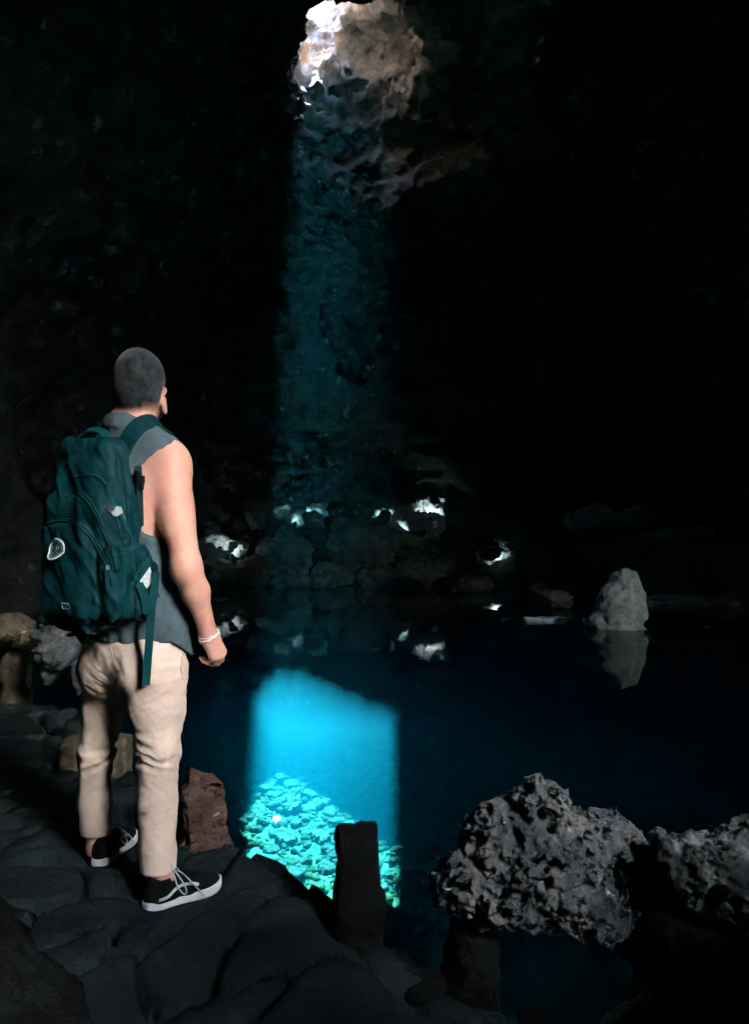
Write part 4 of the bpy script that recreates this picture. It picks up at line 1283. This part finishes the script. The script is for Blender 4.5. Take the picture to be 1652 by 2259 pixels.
def pant_fold(p):
    d = np.zeros(len(p), np.float32)
    for j, leg in enumerate((LEG_R, LEG_L)):
        kz = leg[2][0][2]; side = (np.linalg.norm(p[:, :2] - leg[2][0][:2], axis=1) < 0.14)
        w = np.exp(-((p[:, 2] - kz + 0.01) / 0.085) ** 2) * side
        cw = np.exp(-((p[:, 2] - leg[-1][0][2] - 0.05) / 0.05) ** 2) * (np.linalg.norm(p[:, :2] - leg[-1][0][:2], axis=1) < 0.12)
        q = p - leg[2][0]
        r = q @ RT; f_ = q @ FW
        tilt = q[:, 2] + 0.55 * np.abs(r + 0.02) * np.sign(r + 0.02) * (1 if j == 0 else -1) - 0.35 * f_
        n = fbm(np.stack([r * 9, f_ * 9, tilt * 26 + 1.5 * fbm(p, 9.0, 2, 0.5, 3.0)], 1), 1.0, 3, 0.45, 11.0 + 20 * j, ridged=True)
        d -= (0.0105 * w + 0.004 * cw) * n
        # wrinkles pull in from the inner side of the knee
        d += 0.012 * np.exp(-((q[:, 2] - 0.03 * np.sin(r * 20)) / 0.010) ** 2) * sstep(0.0, 0.05, -r if j == 0 else r) * side * (np.abs(q[:, 2]) < 0.06)
    q = p - AX
    r = q @ RT; z = p[:, 2]
    sd = np.abs(r - 0.0)
    t2 = z - 0.55 * sd
    w = np.exp(-((z - 1.735) / 0.06) ** 2)
    d -= 0.0085 * w * fbm(np.stack([r * 5, (q @ FW) * 6, t2 * 24], 1), 1.0, 2, 0.5, 51.0, ridged=True)
    d -= 0.0045 * fbm(np.stack([r * 14 + z * 10, (q @ FW) * 14, z * 16 - r * 8], 1), 1.0, 3, 0.5, 91.0, ridged=True)
    d -= 0.004 * fbm(np.stack([r * 9, (q @ FW) * 9, z * 5], 1), 1.0, 3, 0.5, 77.0)
    return d
tf.displace(pant_fold, 0.05)
for leg in (LEG_R, LEG_L):                       # open, level trouser ends with a turned cuff
    c = leg[-1][0]; dn = unit(leg[-1][0] - leg[-2][0]); e = c + dn * 0.012
    R = 0.09
    sl, X, Y, Z = tf.block(c - R, c + R)
    pl = (X - e[0]) * dn[0] + (Y - e[1]) * dn[1] + (Z - e[2]) * dn[2]
    near = ((X - e[0]) ** 2 + (Y - e[1]) ** 2) < R * R
    tf.S[sl] = np.where(near, np.maximum(tf.S[sl], pl), tf.S[sl])
    tf.cone(e - dn * 0.012, e + dn * 0.03, leg[-1][1] - 0.008, leg[-1][1] - 0.008, k=0.002, mode='sub')
pants_me = relax(tf.mesh('trousers'), 1, 0.4)
del tf
pants = link('trousers', pants_me, M_chino, person)
pants_bvh = bvh_of(pants_me)
cam_o = Vector((0, 0, CAM_Z))
def onto(bvh, px, py, off=0.0):
    d = (P(px, py, 1.0) - cam_o).normalized()
    loc, nor, idx, dist = bvh.ray_cast(cam_o, d)
    if loc is None:
        return None
    if nor.dot(d) > 0: nor = -nor
    return loc + nor * off, nor
def onto_path(bvh, pts, off=0.0, n=6):
    out = []; nrm = []
    pp = catmull([(x, y, 0) for x, y in pts], n)
    for q in pp:
        h = onto(bvh, q.x, q.y, off)
        if h: out.append(h[0]); nrm.append(h[1])
    # smooth the line
    for _ in range(2):
        out = [out[0]] + [(out[i - 1] + out[i] * 2 + out[i + 1]) / 4 for i in range(1, len(out) - 1)] + [out[-1]]
        nrm = [nrm[0]] + [(nrm[i - 1] + nrm[i] * 2 + nrm[i + 1]).normalized() for i in range(1, len(nrm) - 1)] + [nrm[-1]]
    return out, nrm
M_seam = plain_mat('seam_thread', (0.42, 0.32, 0.24), rough=0.9)
for pts in ([(404, 1440), (398, 1462), (401, 1500)], [(382, 1936), (379, 1920), (377, 1905)], [(238, 1400), (243, 1425), (250, 1455)]):
    o_, n_ = onto_path(pants_bvh, pts, 0.0006)
    if len(o_) > 2:
        link('seam', py_mesh('seam', [tube(o_, 0.0013, 6)]), M_seam, pants)

# bracelets on the right wrist
M_cord = plain_mat('white_cord', (0.62, 0.52, 0.50), rough=0.9, noise=0.25, scale=200.0)
w_ax = unit(WR - fa)
b0 = unit(np.cross(w_ax, UP)); b1 = np.cross(w_ax, b0)
chunks = []
bvh_body = bvh_of(body_me)
for (o, th, tl, ph) in ((-0.006, 0.0026, 0.10, 0.0), (0.002, 0.0034, -0.10, 1.0), (0.008, 0.0022, 0.22, 2.2)):
    ring = []
    for i in range(44):
        a = 2 * math.pi * i / 44
        dr = Vector(b0 * math.cos(a) + b1 * math.sin(a))
        c = Vector(WR + w_ax * (o + tl * 0.03 * math.cos(a + ph) + 0.0010 * math.sin(9 * a)))
        loc, nor, i_, d_ = bvh_body.ray_cast(c + dr * 0.07, -dr)
        ring.append((loc if loc is not None else c + dr * 0.03) + dr * th * 0.7)
    chunks.append(tube(ring, [th * (1 + 0.22 * math.sin(5.3 * i)) for i in range(44)], 7, closed=True))
kn = WR + w_ax * 0.006 - RT * 0.033
chunks.append(tube([kn, kn - RT * 0.006 - UP * 0.012, kn - RT * 0.008 - UP * 0.028], 0.0018, 6))
chunks.append(tube([kn, kn - RT * 0.004 - UP * 0.014 + FW * 0.004, kn - RT * 0.009 - UP * 0.034], 0.0016, 6))
link('bracelet', py_mesh('bracelet', chunks), M_cord, person)

# sneakers
M_canvas = plain_mat('black_canvas', (0.006, 0.008, 0.009), rough=0.9, spec=0.06, noise=0.2, bump=0.3, bscale=900.0)
M_rubber = plain_mat('white_rubber', (0.62, 0.66, 0.66), rough=0.5, noise=0.08, scale=60.0)
M_lace = plain_mat('pale_laces', (0.42, 0.52, 0.55), rough=0.9, noise=0.15, scale=200.0)
M_stripe = plain_mat('white_leather', (0.62, 0.66, 0.66), rough=0.5, noise=0.06)
def sneaker(heel, dr, flip):
    L = 0.272
    dr = Vector(dr).normalized(); lat = Vector((dr.y, -dr.x, 0)) * flip
    root_h = Vector(heel)
    def W(x, y, z): return root_h + dr * x + lat * y + Vector((0, 0, z))
    prof = [(0.0, 0.0), (0.004, 0.018), (0.018, 0.031), (0.05, 0.036), (0.09, 0.035), (0.13, 0.037), (0.17, 0.044), (0.20, 0.047), (0.23, 0.043), (0.252, 0.031), (0.266, 0.014), (0.272, 0.0)]
    out = [(x, y) for x, y in prof] + [(x, -y * 0.92) for x, y in prof[-2:0:-1]]
    cc = catmull([(x, y, 0) for x, y in out] + [(out[0][0], out[0][1], 0)], 4)[:-1]
    lv = [(0.000, 0.95), (0.003, 0.995), (0.010, 1.0), (0.024, 0.995), (0.029, 0.985), (0.031, 0.95)]
    V = []; F = []
    cx = 0.136
    for z, s in lv:
        for q in cc:
            rise = 0.010 * max(0, (q.x - 0.20) / 0.07) ** 2
            V.append(W(cx + (q.x - cx) * s, q.y * s, z + rise + 0.001))
    n = len(cc)
    for i in range(len(lv) - 1):
        for k in range(n):
            F.append((i * n + k, i * n + (k + 1) % n, (i + 1) * n + (k + 1) % n, (i + 1) * n + k))
    F.append(tuple(range(n))[::-1]); F.append(tuple(range((len(lv) - 1) * n, len(lv) * n)))
    f = Field((-0.01, -0.06, 0.015), (0.285, 0.06, 0.135), 0.0034)
    f.ell((0.050, 0, 0.045), (0.048, 0.033, 0.055), k=0.02)
    f.ell((0.115, 0, 0.040), (0.085, 0.036, 0.048), k=0.03)
    f.ell((0.195, 0, 0.030), (0.072, 0.043, 0.034), k=0.03)
    f.cone((0.050, 0, 0.05), (0.056, 0, 0.082), 0.037, 0.040, k=0.02)
    f.cone((0.085, 0, 0.085), (0.150, 0, 0.055), 0.020, 0.020, k=0.025)
    f.cone((0.058, 0, 0.078), (0.060, 0, 0.12), 0.033, 0.036, k=0.004, mode='sub')
    f.cone((0.2, 0, 0.0), (0.2, 0, 0.001), 0.001, 0.001)
    f.displace(lambda p: 0.0012 * fbm(p, 45.0, 2, 0.5, 9.0), 0.02)
    sl, X, Y, Z = f.block(f.lo - 1, f.lo + 2)
    f.S[sl] = np.maximum(f.S[sl], 0.022 - Z)
    um = relax(f.mesh('sneaker'), 1, 0.4)
    ub = bvh_of(um)
    n = len(um.vertices)
    Q = np.zeros(n * 3, np.float32); um.vertices.foreach_get('co', Q); Q = Q.reshape(-1, 3)
    D3 = np.array(dr); Lt = np.array(lat)
    um.vertices.foreach_set('co', (np.array(root_h) + Q[:, :1] * D3 + Q[:, 1:2] * Lt + Q[:, 2:] * UP).astype(np.float32).ravel())
    if flip < 0: um.flip_normals()
    um.update()
    shoe = link('sneaker', um, M_canvas, person)
    link('sole', py_mesh('sole', [(V, F)]), M_rubber, shoe)
    def side(x, z, s, off):
        loc, nor, i, d = ub.ray_cast(Vector((x, 0.09 * s, z)), Vector((0, -s, 0)))
        if loc is None: return None
        return W(*(loc + nor * off)), (dr * nor.x + lat * nor.y + Vector((0, 0, nor.z)))
    for s in (1, -1):
        pts = []; nr = []
        for q in catmull([(0.038, 0.040, 0), (0.066, 0.043, 0), (0.092, 0.056, 0), (0.115, 0.063, 0), (0.150, 0.059, 0), (0.172, 0.050, 0)], 6):
            h = side(q.x, q.y, s, 0.0012)
            if h: pts.append(h[0]); nr.append(h[1])
        if len(pts) > 3:
            link('side_stripe', py_mesh('side_stripe', [tube(pts, 0, flat=(0.0045, 0.0009), normals=nr)], smooth=False), M_stripe, shoe)
    ch = []
    for i in range(5):
        x = 0.092 + i * 0.015; z = 0.098 - i * 0.0085
        arc = [W(x + 0.004 * math.sin(a * 0.5), 0.023 * math.cos(a) * (1.0), z - 0.014 + 0.016 * math.sin(a)) for a in np.linspace(0.1, math.pi - 0.1, 10)]
        ch.append(tube(arc, 0.0028, 6))
        if i < 4:
            ch.append(tube([W(x + 0.001, 0.020, z - 0.004), W(x + 0.008, 0.0, z + 0.002), W(x + 0.015, -0.020, z - 0.014)], 0.0026, 6))
    for s in (1, -1):
        k0 = (0.094, 0.004 * s, 0.106)
        ch.append(tube(catmull([W(*k0), W(0.100, 0.030 * s, 0.104), W(0.122, 0.052 * s, 0.060), W(0.118, 0.054 * s, 0.040), W(0.100, 0.046 * s, 0.062), W(0.094, 0.026 * s, 0.096), W(*k0)], 6), 0.0024, 6))
        ch.append(tube(catmull([W(*k0), W(0.118, 0.022 * s, 0.100), W(0.150, 0.046 * s, 0.062), W(0.176, 0.056 * s, 0.028), W(0.190, 0.058 * s, 0.016)], 6), 0.0022, 6))
    link('laces', py_mesh('laces', ch), M_lace, shoe)
sneaker(HEEL_R, DIR_R, 1)
sneaker(HEEL_L, DIR_L, 1)
# ------------------------------------------------------------------ the backpack
BK = -FW                                         # out of the back
PC = AX + BK * 0.108
PM = np.stack([RT, BK, UP])
def pk(u, v, z):
    return PC + RT * u + BK * v + UP * z
M_nylon = plain_mat('teal_nylon', (0.001, 0.028, 0.033), rough=0.6, spec=0.10, noise=0.25, scale=16.0, bump=0.25, bscale=800.0)
M_web = plain_mat('teal_webbing', (0.002, 0.042, 0.046), rough=0.75, spec=0.10, noise=0.15, scale=120.0, bump=0.3, bscale=900.0)
M_zip = plain_mat('dark_zip', (0.003, 0.022, 0.025), rough=0.6, spec=0.08, noise=0.2, scale=200.0)
M_clip = plain_mat('grey_plastic', (0.14, 0.20, 0.20), rough=0.35, spec=0.5, noise=0.05)
M_dclip = plain_mat('dark_plastic', (0.006, 0.010, 0.011), rough=0.5, spec=0.15)
M_mesh = plain_mat('reflective_mesh', (0.55, 0.58, 0.58), rough=0.4, noise=0.4, scale=160.0)
M_pw = plain_mat('patch_thread', (0.48, 0.56, 0.55), rough=0.8, noise=0.2, scale=250.0)
M_pd = plain_mat('patch_cloth', (0.016, 0.05, 0.055), rough=0.9, noise=0.3, scale=150.0)

gf = Field((-1.26, 2.18, 1.86), (-0.62, 2.72, 2.62), 0.0042)
gf.box(pk(0.002, 0.082, 2.145), (0.138, 0.080, 0.205), 0.065, PM, k=0.05)
gf.box(pk(0.0, 0.058, 2.355), (0.128, 0.056, 0.185), 0.050, PM, k=0.08)
gf.ell(pk(0.0, 0.085, 2.02), (0.138, 0.095, 0.10), PM, k=0.04)
gf.box(pk(-0.005, 0.145, 2.115), (0.112, 0.038, 0.160), 0.038, PM, k=0.008)
gf.box(pk(0.0, 0.098, 2.36), (0.100, 0.034, 0.115), 0.032, PM, k=0.010)
gf.box(pk(0.158, 0.075, 2.08), (0.032, 0.070, 0.110), 0.028, PM, k=0.010)
gf.box(pk(-0.135, 0.075, 2.07), (0.018, 0.055, 0.095), 0.018, PM, k=0.010)
gf.box(pk(0.160, 0.005, 2.05), (0.034, 0.030, 0.085), 0.024, PM, k=0.02)
def pack_fold(p):
    q = (p - PC) @ PM.T
    n = fbm(np.stack([q[:, 0] * 7, q[:, 1] * 7, q[:, 2] * 5 + q[:, 0] * 2], 1), 1.0, 3, 0.5, 21.0)
    r = fbm(np.stack([q[:, 0] * 16 + q[:, 2] * 9, q[:, 1] * 16, q[:, 2] * 8 - q[:, 1] * 6], 1), 1.0, 3, 0.55, 5.0, ridged=True)
    sidefold = fbm(np.stack([q[:, 1] * 34, q[:, 2] * 4, q[:, 0] * 3], 1), 1.0, 2, 0.5, 33.0, ridged=True) * sstep(0.10, 0.14, q[:, 0])
    return 0.012 * n - 0.010 * r - 0.009 * sidefold
gf.displace(pack_fold, 0.04)
pack_me = relax(gf.mesh('backpack'), 1, 0.4)
del gf
pack = link('backpack', pack_me, M_nylon)
tag(pack, 'dark teal backpack with round patch and dangling straps worn on the back of the man', 'backpack')
pb = bvh_of(pack_me)
def both(bvhs, px, py, off):
    best = None
    for b_ in bvhs:
        h = onto(b_, px, py, off)
        if h and (best is None or (h[0] - cam_o).length < (best[0] - cam_o).length): best = h
    return best
def strip(name, pts, hw, th, mat, parent=None, off=0.003, n=6):
    o_, n_ = onto_path(pb, pts, off, n)
    if len(o_) < 3: return None
    return link(name, py_mesh(name, [tube(o_, 0, flat=(hw, th), normals=n_)], smooth=False), mat, parent or pack)
def cordline(name, pts, r, mat, parent=None, off=0.0005, n=8):
    o_, n_ = onto_path(pb, pts, off, n)
    if len(o_) < 3: return None
    return link(name, py_mesh(name, [tube(o_, r, 8)]), mat, parent or pack)
Z1 = [(100, 1158), (134, 1149), (168, 1158), (198, 1184), (220, 1222), (234, 1248), (242, 1290)]
Z2 = [(170, 1090), (190, 1104), (210, 1136), (230, 1182), (246, 1218), (254, 1262)]
Z3 = [(150, 1062), (176, 1050), (205, 1048), (228, 1062), (242, 1094), (256, 1140), (268, 1190)]
for z in (Z1, Z2):
    cordline('zip', z, 0.0042, M_zip)
    cordline('piping', [(x + 4, y - 5) for x, y in z], 0.0028, M_web)
cordline('piping', Z3, 0.003, M_web)
# compression strap with its grey buckle
strip('compression_strap', [(236, 1066), (246, 1096), (256, 1122), (272, 1150), (286, 1180), (296, 1206)], 0.0075, 0.0012, M_web)
def block_on(name, px, py, w, h, t, mat, up_px, parent=None, off=0.004):
    """a small rounded plate on the pack, oriented along up_px in the picture"""
    a = onto(pb, px, py, off)
    if not a: return None
    c, nn = a
    b2 = onto(pb, px + up_px[0], py + up_px[1], off)
    up = (b2[0] - c) if b2 else Vector((0, 0, 1))
    up = (up - nn * up.dot(nn)).normalized(); sd = up.cross(nn)
    bm = bmesh.new(); bmesh.ops.create_cube(bm, size=1.0)
    bmesh.ops.bevel(bm, geom=bm.edges[:], offset=0.18, segments=2, affect='EDGES')
    M = Matrix((sd * w, up * h, nn * t)).transposed().to_4x4(); M.translation = c
    bm.transform(M)
    me = bpy.data.meshes.new(name); bm.to_mesh(me); bm.free()
    return link(name, me, mat, parent or pack)
bk = block_on('buckle', 256, 1128, 0.034, 0.026, 0.010, M_clip, (-8, -14))
block_on('buckle_catch', 243, 1124, 0.026, 0.020, 0.012, M_dclip, (-8, -14), bk)
block_on('buckle_prong', 268, 1136, 0.008, 0.030, 0.007, M_clip, (-8, -14), bk)
# side pocket hem and the strap across it
strip('pocket_hem', [(262, 1222), (280, 1216), (300, 1206), (318, 1200)], 0.010, 0.0016, M_web)
block_on('strap_slider', 272, 1214, 0.022, 0.016, 0.010, M_web, (0, -14))
strip('side_strap', [(338, 1216), (326, 1236), (310, 1258), (296, 1276)], 0.011, 0.0014, M_web)
mp = [onto(pb, x, y, 0.0045) for x, y in ((329, 1250), (306, 1280), (322, 1297), (336, 1276))]
mp = [q for q in mp if q]
if len(mp) >= 3:
    V = [q[0] for q in mp] + [q[0] + q[1] * 0.0015 for q in mp]
    n = len(mp)
    F = [tuple(range(n))[::-1], tuple(range(n, 2 * n))] + [(i, (i + 1) % n, n + (i + 1) % n, n + i) for i in range(n)]
    link('mesh_panel', py_mesh('mesh_panel', [(V, F)], smooth=False), M_mesh, pack)
# zip pullers with their tabs
for (x, y, l) in ((238, 1252, 46), (328, 1168, 40)):
    a = onto(pb, x, y, 0.006)
    if a:
        c = a[0]; nn = a[1]
        p1 = block_on('zip_slider', x, y, 0.010, 0.018, 0.008, M_clip, (0, -10))
        e = c + Vector((0.002, 0, -l / FPX * 2.4))
        link('zip_tab', py_mesh('zip_tab', [tube([c + Vector((0, 0, -0.006)), (c + e) / 2 + nn * 0.004, e + nn * 0.002], 0, flat=(0.0065, 0.0025), normals=[nn] * 3)], smooth=False), M_web, p1)
# round patch
a = onto(pb, 124, 1211, 0.002)
if a:
    c, nn = a
    hs = [onto(pb, 124 + i_ * 9, 1211 + j_ * 13) for i_ in (-1, 0, 1) for j_ in (-1, 0, 1)]
    nn = sum((h[1] for h in hs if h), Vector((0, 0, 0))).normalized()
    up = Vector((0, 0, 1)); up = (up - nn * up.z).normalized(); sd = up.cross(nn)
    R0 = 0.044
    def disc(u, v):                               # follow the bag's surface
        p0 = c + sd * u + up * v + nn * 0.05
        loc, nor, i_, d_ = pb.ray_cast(p0, -nn)
        q = c + sd * u + up * v
        dv = max(-0.014, (loc - q).dot(nn)) if loc is not None else -0.014
        return q + nn * (dv + 0.0022)
    V = [disc(0, 0)]; F = []
    for j in range(1, 7):
        for k in range(40):
            t = 2 * math.pi * k / 40
            V.append(disc(R0 * j / 6 * math.cos(t), R0 * j / 6 * math.sin(t)))
    for k in range(40): F.append((0, 1 + k, 1 + (k + 1) % 40))
    for j in range(5):
        for k in range(40):
            F.append((1 + j * 40 + k, 1 + (j + 1) * 40 + k, 1 + (j + 1) * 40 + (k + 1) % 40, 1 + j * 40 + (k + 1) % 40))
    patch = link('patch', py_mesh('patch', [(V, F)]), M_pd, pack)
    def ringm(r, th):
        return tube([disc(r * math.cos(t), r * math.sin(t)) + nn * 0.001 for t in np.linspace(0, 2 * math.pi, 48, endpoint=False)], th, 6, closed=True)
    link('patch_border', py_mesh('patch_border', [ringm(R0, 0.0026)]), M_pw, patch)
    M_pt = plain_mat('patch_grey', (0.10, 0.17, 0.17), rough=0.9, noise=0.3, scale=200.0)
    ch = [ringm(R0 * 0.70, 0.0009)]
    for k in range(26):
        t = 2 * math.pi * k / 26
        if k % 13 in (0,): continue
        ch.append(tube([disc(R0 * 0.78 * math.cos(t), R0 * 0.78 * math.sin(t)) + nn * 0.0008, disc(R0 * 0.90 * math.cos(t + 0.04), R0 * 0.90 * math.sin(t + 0.04)) + nn * 0.0008], 0.0011, 5))
    for pts in ([(-.35, -.1), (-.15, .3), (.1, .38), (.3, .15), (.2, -.05)], [(.2, -.05), (-.05, -.1), (.1, -.35), (.38, -.42)], [(-.4, -.35), (-.15, -.45), (.1, -.35)], [(-.1, .1), (.05, .15), (.12, .05)]):
        ch.append(tube(catmull([disc(R0 * u, R0 * v) + nn * 0.0008 for u, v in pts], 5), 0.0019, 5))
    link('patch_emblem', py_mesh('patch_emblem', ch), M_pt, patch)
# small rectangular tag
a = onto(pb, 147, 1336, 0.002)
if a:
    c, nn = a
    up = Vector((0, 0, 1)); up = (up - nn * up.dot(nn)).normalized(); sd = up.cross(nn)
    if sd.x < 0: sd = -sd
    q = [c + sd * u + up * v + nn * 0.002 for u, v in ((-0.017, 0.009), (0.013, 0.009), (0.019, -0.008), (-0.012, -0.008))]
    tg = link('label_tag', py_mesh('label_tag', [(q + [p + nn * 0.001 for p in q], [(0, 1, 2, 3), (4, 5, 6, 7), (0, 1, 5, 4), (1, 2, 6, 5), (2, 3, 7, 6), (3, 0, 4, 7)])], smooth=False), M_pd, pack)
    link('tag_border', py_mesh('tag_border', [tube([p + nn * 0.0015 for p in q], 0.0017, 6, closed=True)]), M_pw, tg)
# carrying handle
h0 = pk(-0.075, 0.045, 2.515); h1 = pk(0.055, 0.045, 2.515)
hp_ = catmull([Vector(h0), Vector(pk(-0.06, 0.055, 2.552)), Vector(pk(-0.01, 0.06, 2.566)), Vector(pk(0.04, 0.055, 2.552)), Vector(h1)], 8)
link('carry_handle', py_mesh('carry_handle', [tube(hp_, 0, flat=(0.014, 0.004), normals=[Vector(BK) * 0.45 + Vector((0, 0, 0.9))] * len(hp_))], smooth=False), M_web, pack)
# shoulder straps, over the shoulders, down the chest and back under the arms
shirt_bvh = bvh_of(shirt_me); body_bvh = bvh_of(body_me)
for s in (1, -1):
    ctrl = [(0.080, -0.135, 2.475), (0.085, -0.095, 2.545), (0.092, -0.03, 2.585), (0.095, 0.04, 2.575), (0.105, 0.10, 2.50), (0.115, 0.135, 2.38), (0.125, 0.135, 2.22), (0.150, 0.08, 2.10), (0.160, 0.0, 2.06), (0.150, -0.10, 2.04)]
    pts = catmull([Vector(tp(u * s, f_, z)) for u, f_, z in ctrl], 6)
    nr = []
    out = []
    for p in pts:
        best = None
        for b_ in (shirt_bvh, body_bvh):
            loc, nor, i_, d_ = b_.find_nearest(p)
            if best is None or d_ < best[2]: best = (loc, nor, d_)
        q = Vector(tp(0, 0, p.z)); q = (p - q).normalized()
        ins = (p - best[0]).dot(best[1])
        out.append(best[0] + best[1] * max(0.008, min(ins, 0.02)))
        nr.append(best[1])
    for _ in range(3):
        out = [out[0]] + [(out[i - 1] + out[i] * 2 + out[i + 1]) / 4 for i in range(1, len(out) - 1)] + [out[-1]]
        nr = [nr[0]] + [(nr[i - 1] + nr[i] + nr[i + 1]).normalized() for i in range(1, len(nr) - 1)] + [nr[-1]]
    st = link('shoulder_strap', py_mesh('shoulder_strap', [tube(out, 0, flat=(0.030, 0.007), normals=nr)], smooth=False), M_nylon, pack)
# dark clip on the right edge of the harness
ca = Vector(A(309, 1058, 2.45))
hc_ = [Vector(A(x, y, d)) for x, y, d in ((304, 1028, 2.475), (306, 1045, 2.462), (307, 1070, 2.458), (308, 1110, 2.46), (309, 1160, 2.465))]
link('harness_strap', py_mesh('harness_strap', [tube(catmull(hc_, 6), 0, flat=(0.010, 0.003), normals=[Vector((0.5, -0.85, 0))] * 25)], smooth=False), M_zip, pack)
bm = bmesh.new()
for (dx, dy, dz, sx, sy, sz) in ((-0.006, 0, 0.014, 0.012, 0.014, 0.030), (0.004, 0, 0.0, 0.020, 0.012, 0.026), (0.006, 0, -0.022, 0.010, 0.010, 0.022)):
    r_ = bmesh.ops.create_cube(bm, size=1.0)
    bmesh.ops.scale(bm, vec=(sx, sy, sz), verts=r_['verts']); bmesh.ops.translate(bm, vec=ca + Vector((dx, dy, dz)), verts=r_['verts'])
bmesh.ops.bevel(bm, geom=bm.edges[:], offset=0.002, segments=2, affect='EDGES')
me = bpy.data.meshes.new('harness_clip'); bm.to_mesh(me); bm.free()
link('harness_clip', me, M_dclip, pack)
def hang(name, pts, hw, mat, nrm):
    c = catmull([A(x, y, d) for x, y, d in pts], 6)
    return link(name, py_mesh(name, [tube(c, 0, flat=(hw, 0.0012), normals=[Vector(nrm)] * len(c))], smooth=False), mat, pack)
tocam = (0.45, -0.89, 0.0)
hang('hip_strap', [(342, 1262, 2.43), (341, 1290, 2.425), (334, 1340, 2.42), (329, 1405, 2.42), (325, 1460, 2.43), (321, 1511, 2.435)], 0.0125, M_web, tocam)
hang('hip_strap', [(300, 1274, 2.405), (310, 1296, 2.40), (319, 1318, 2.405), (324, 1354, 2.415)], 0.0125, M_web, tocam)
# ------------------------------------------------------------------ the air
hz, nt, b = new_mat('haze')
nt.nodes.remove(b)
pv = nd(nt, 'ShaderNodeVolumePrincipled', Density=0.00030)
pv.inputs['Color'].default_value = (0.05, 0.62, 0.86, 1)
nt.links.new(pv.outputs[0], nt.nodes['Material Output'].inputs['Volume'])
hx0, hx1, hy0, hy1, hz0, hz1 = -10.5, 22.0, -22.0, 32.0, -6.2, 23.0
hm = py_mesh('haze', [([(hx0, hy0, hz0), (hx1, hy0, hz0), (hx1, hy1, hz0), (hx0, hy1, hz0), (hx0, hy0, hz1), (hx1, hy0, hz1), (hx1, hy1, hz1), (hx0, hy1, hz1)],
     [(0, 3, 2, 1), (4, 5, 6, 7), (0, 1, 5, 4), (1, 2, 6, 5), (2, 3, 7, 6), (3, 0, 4, 7)])], smooth=False)
tag(link('haze', hm, hz), kind='stuff')
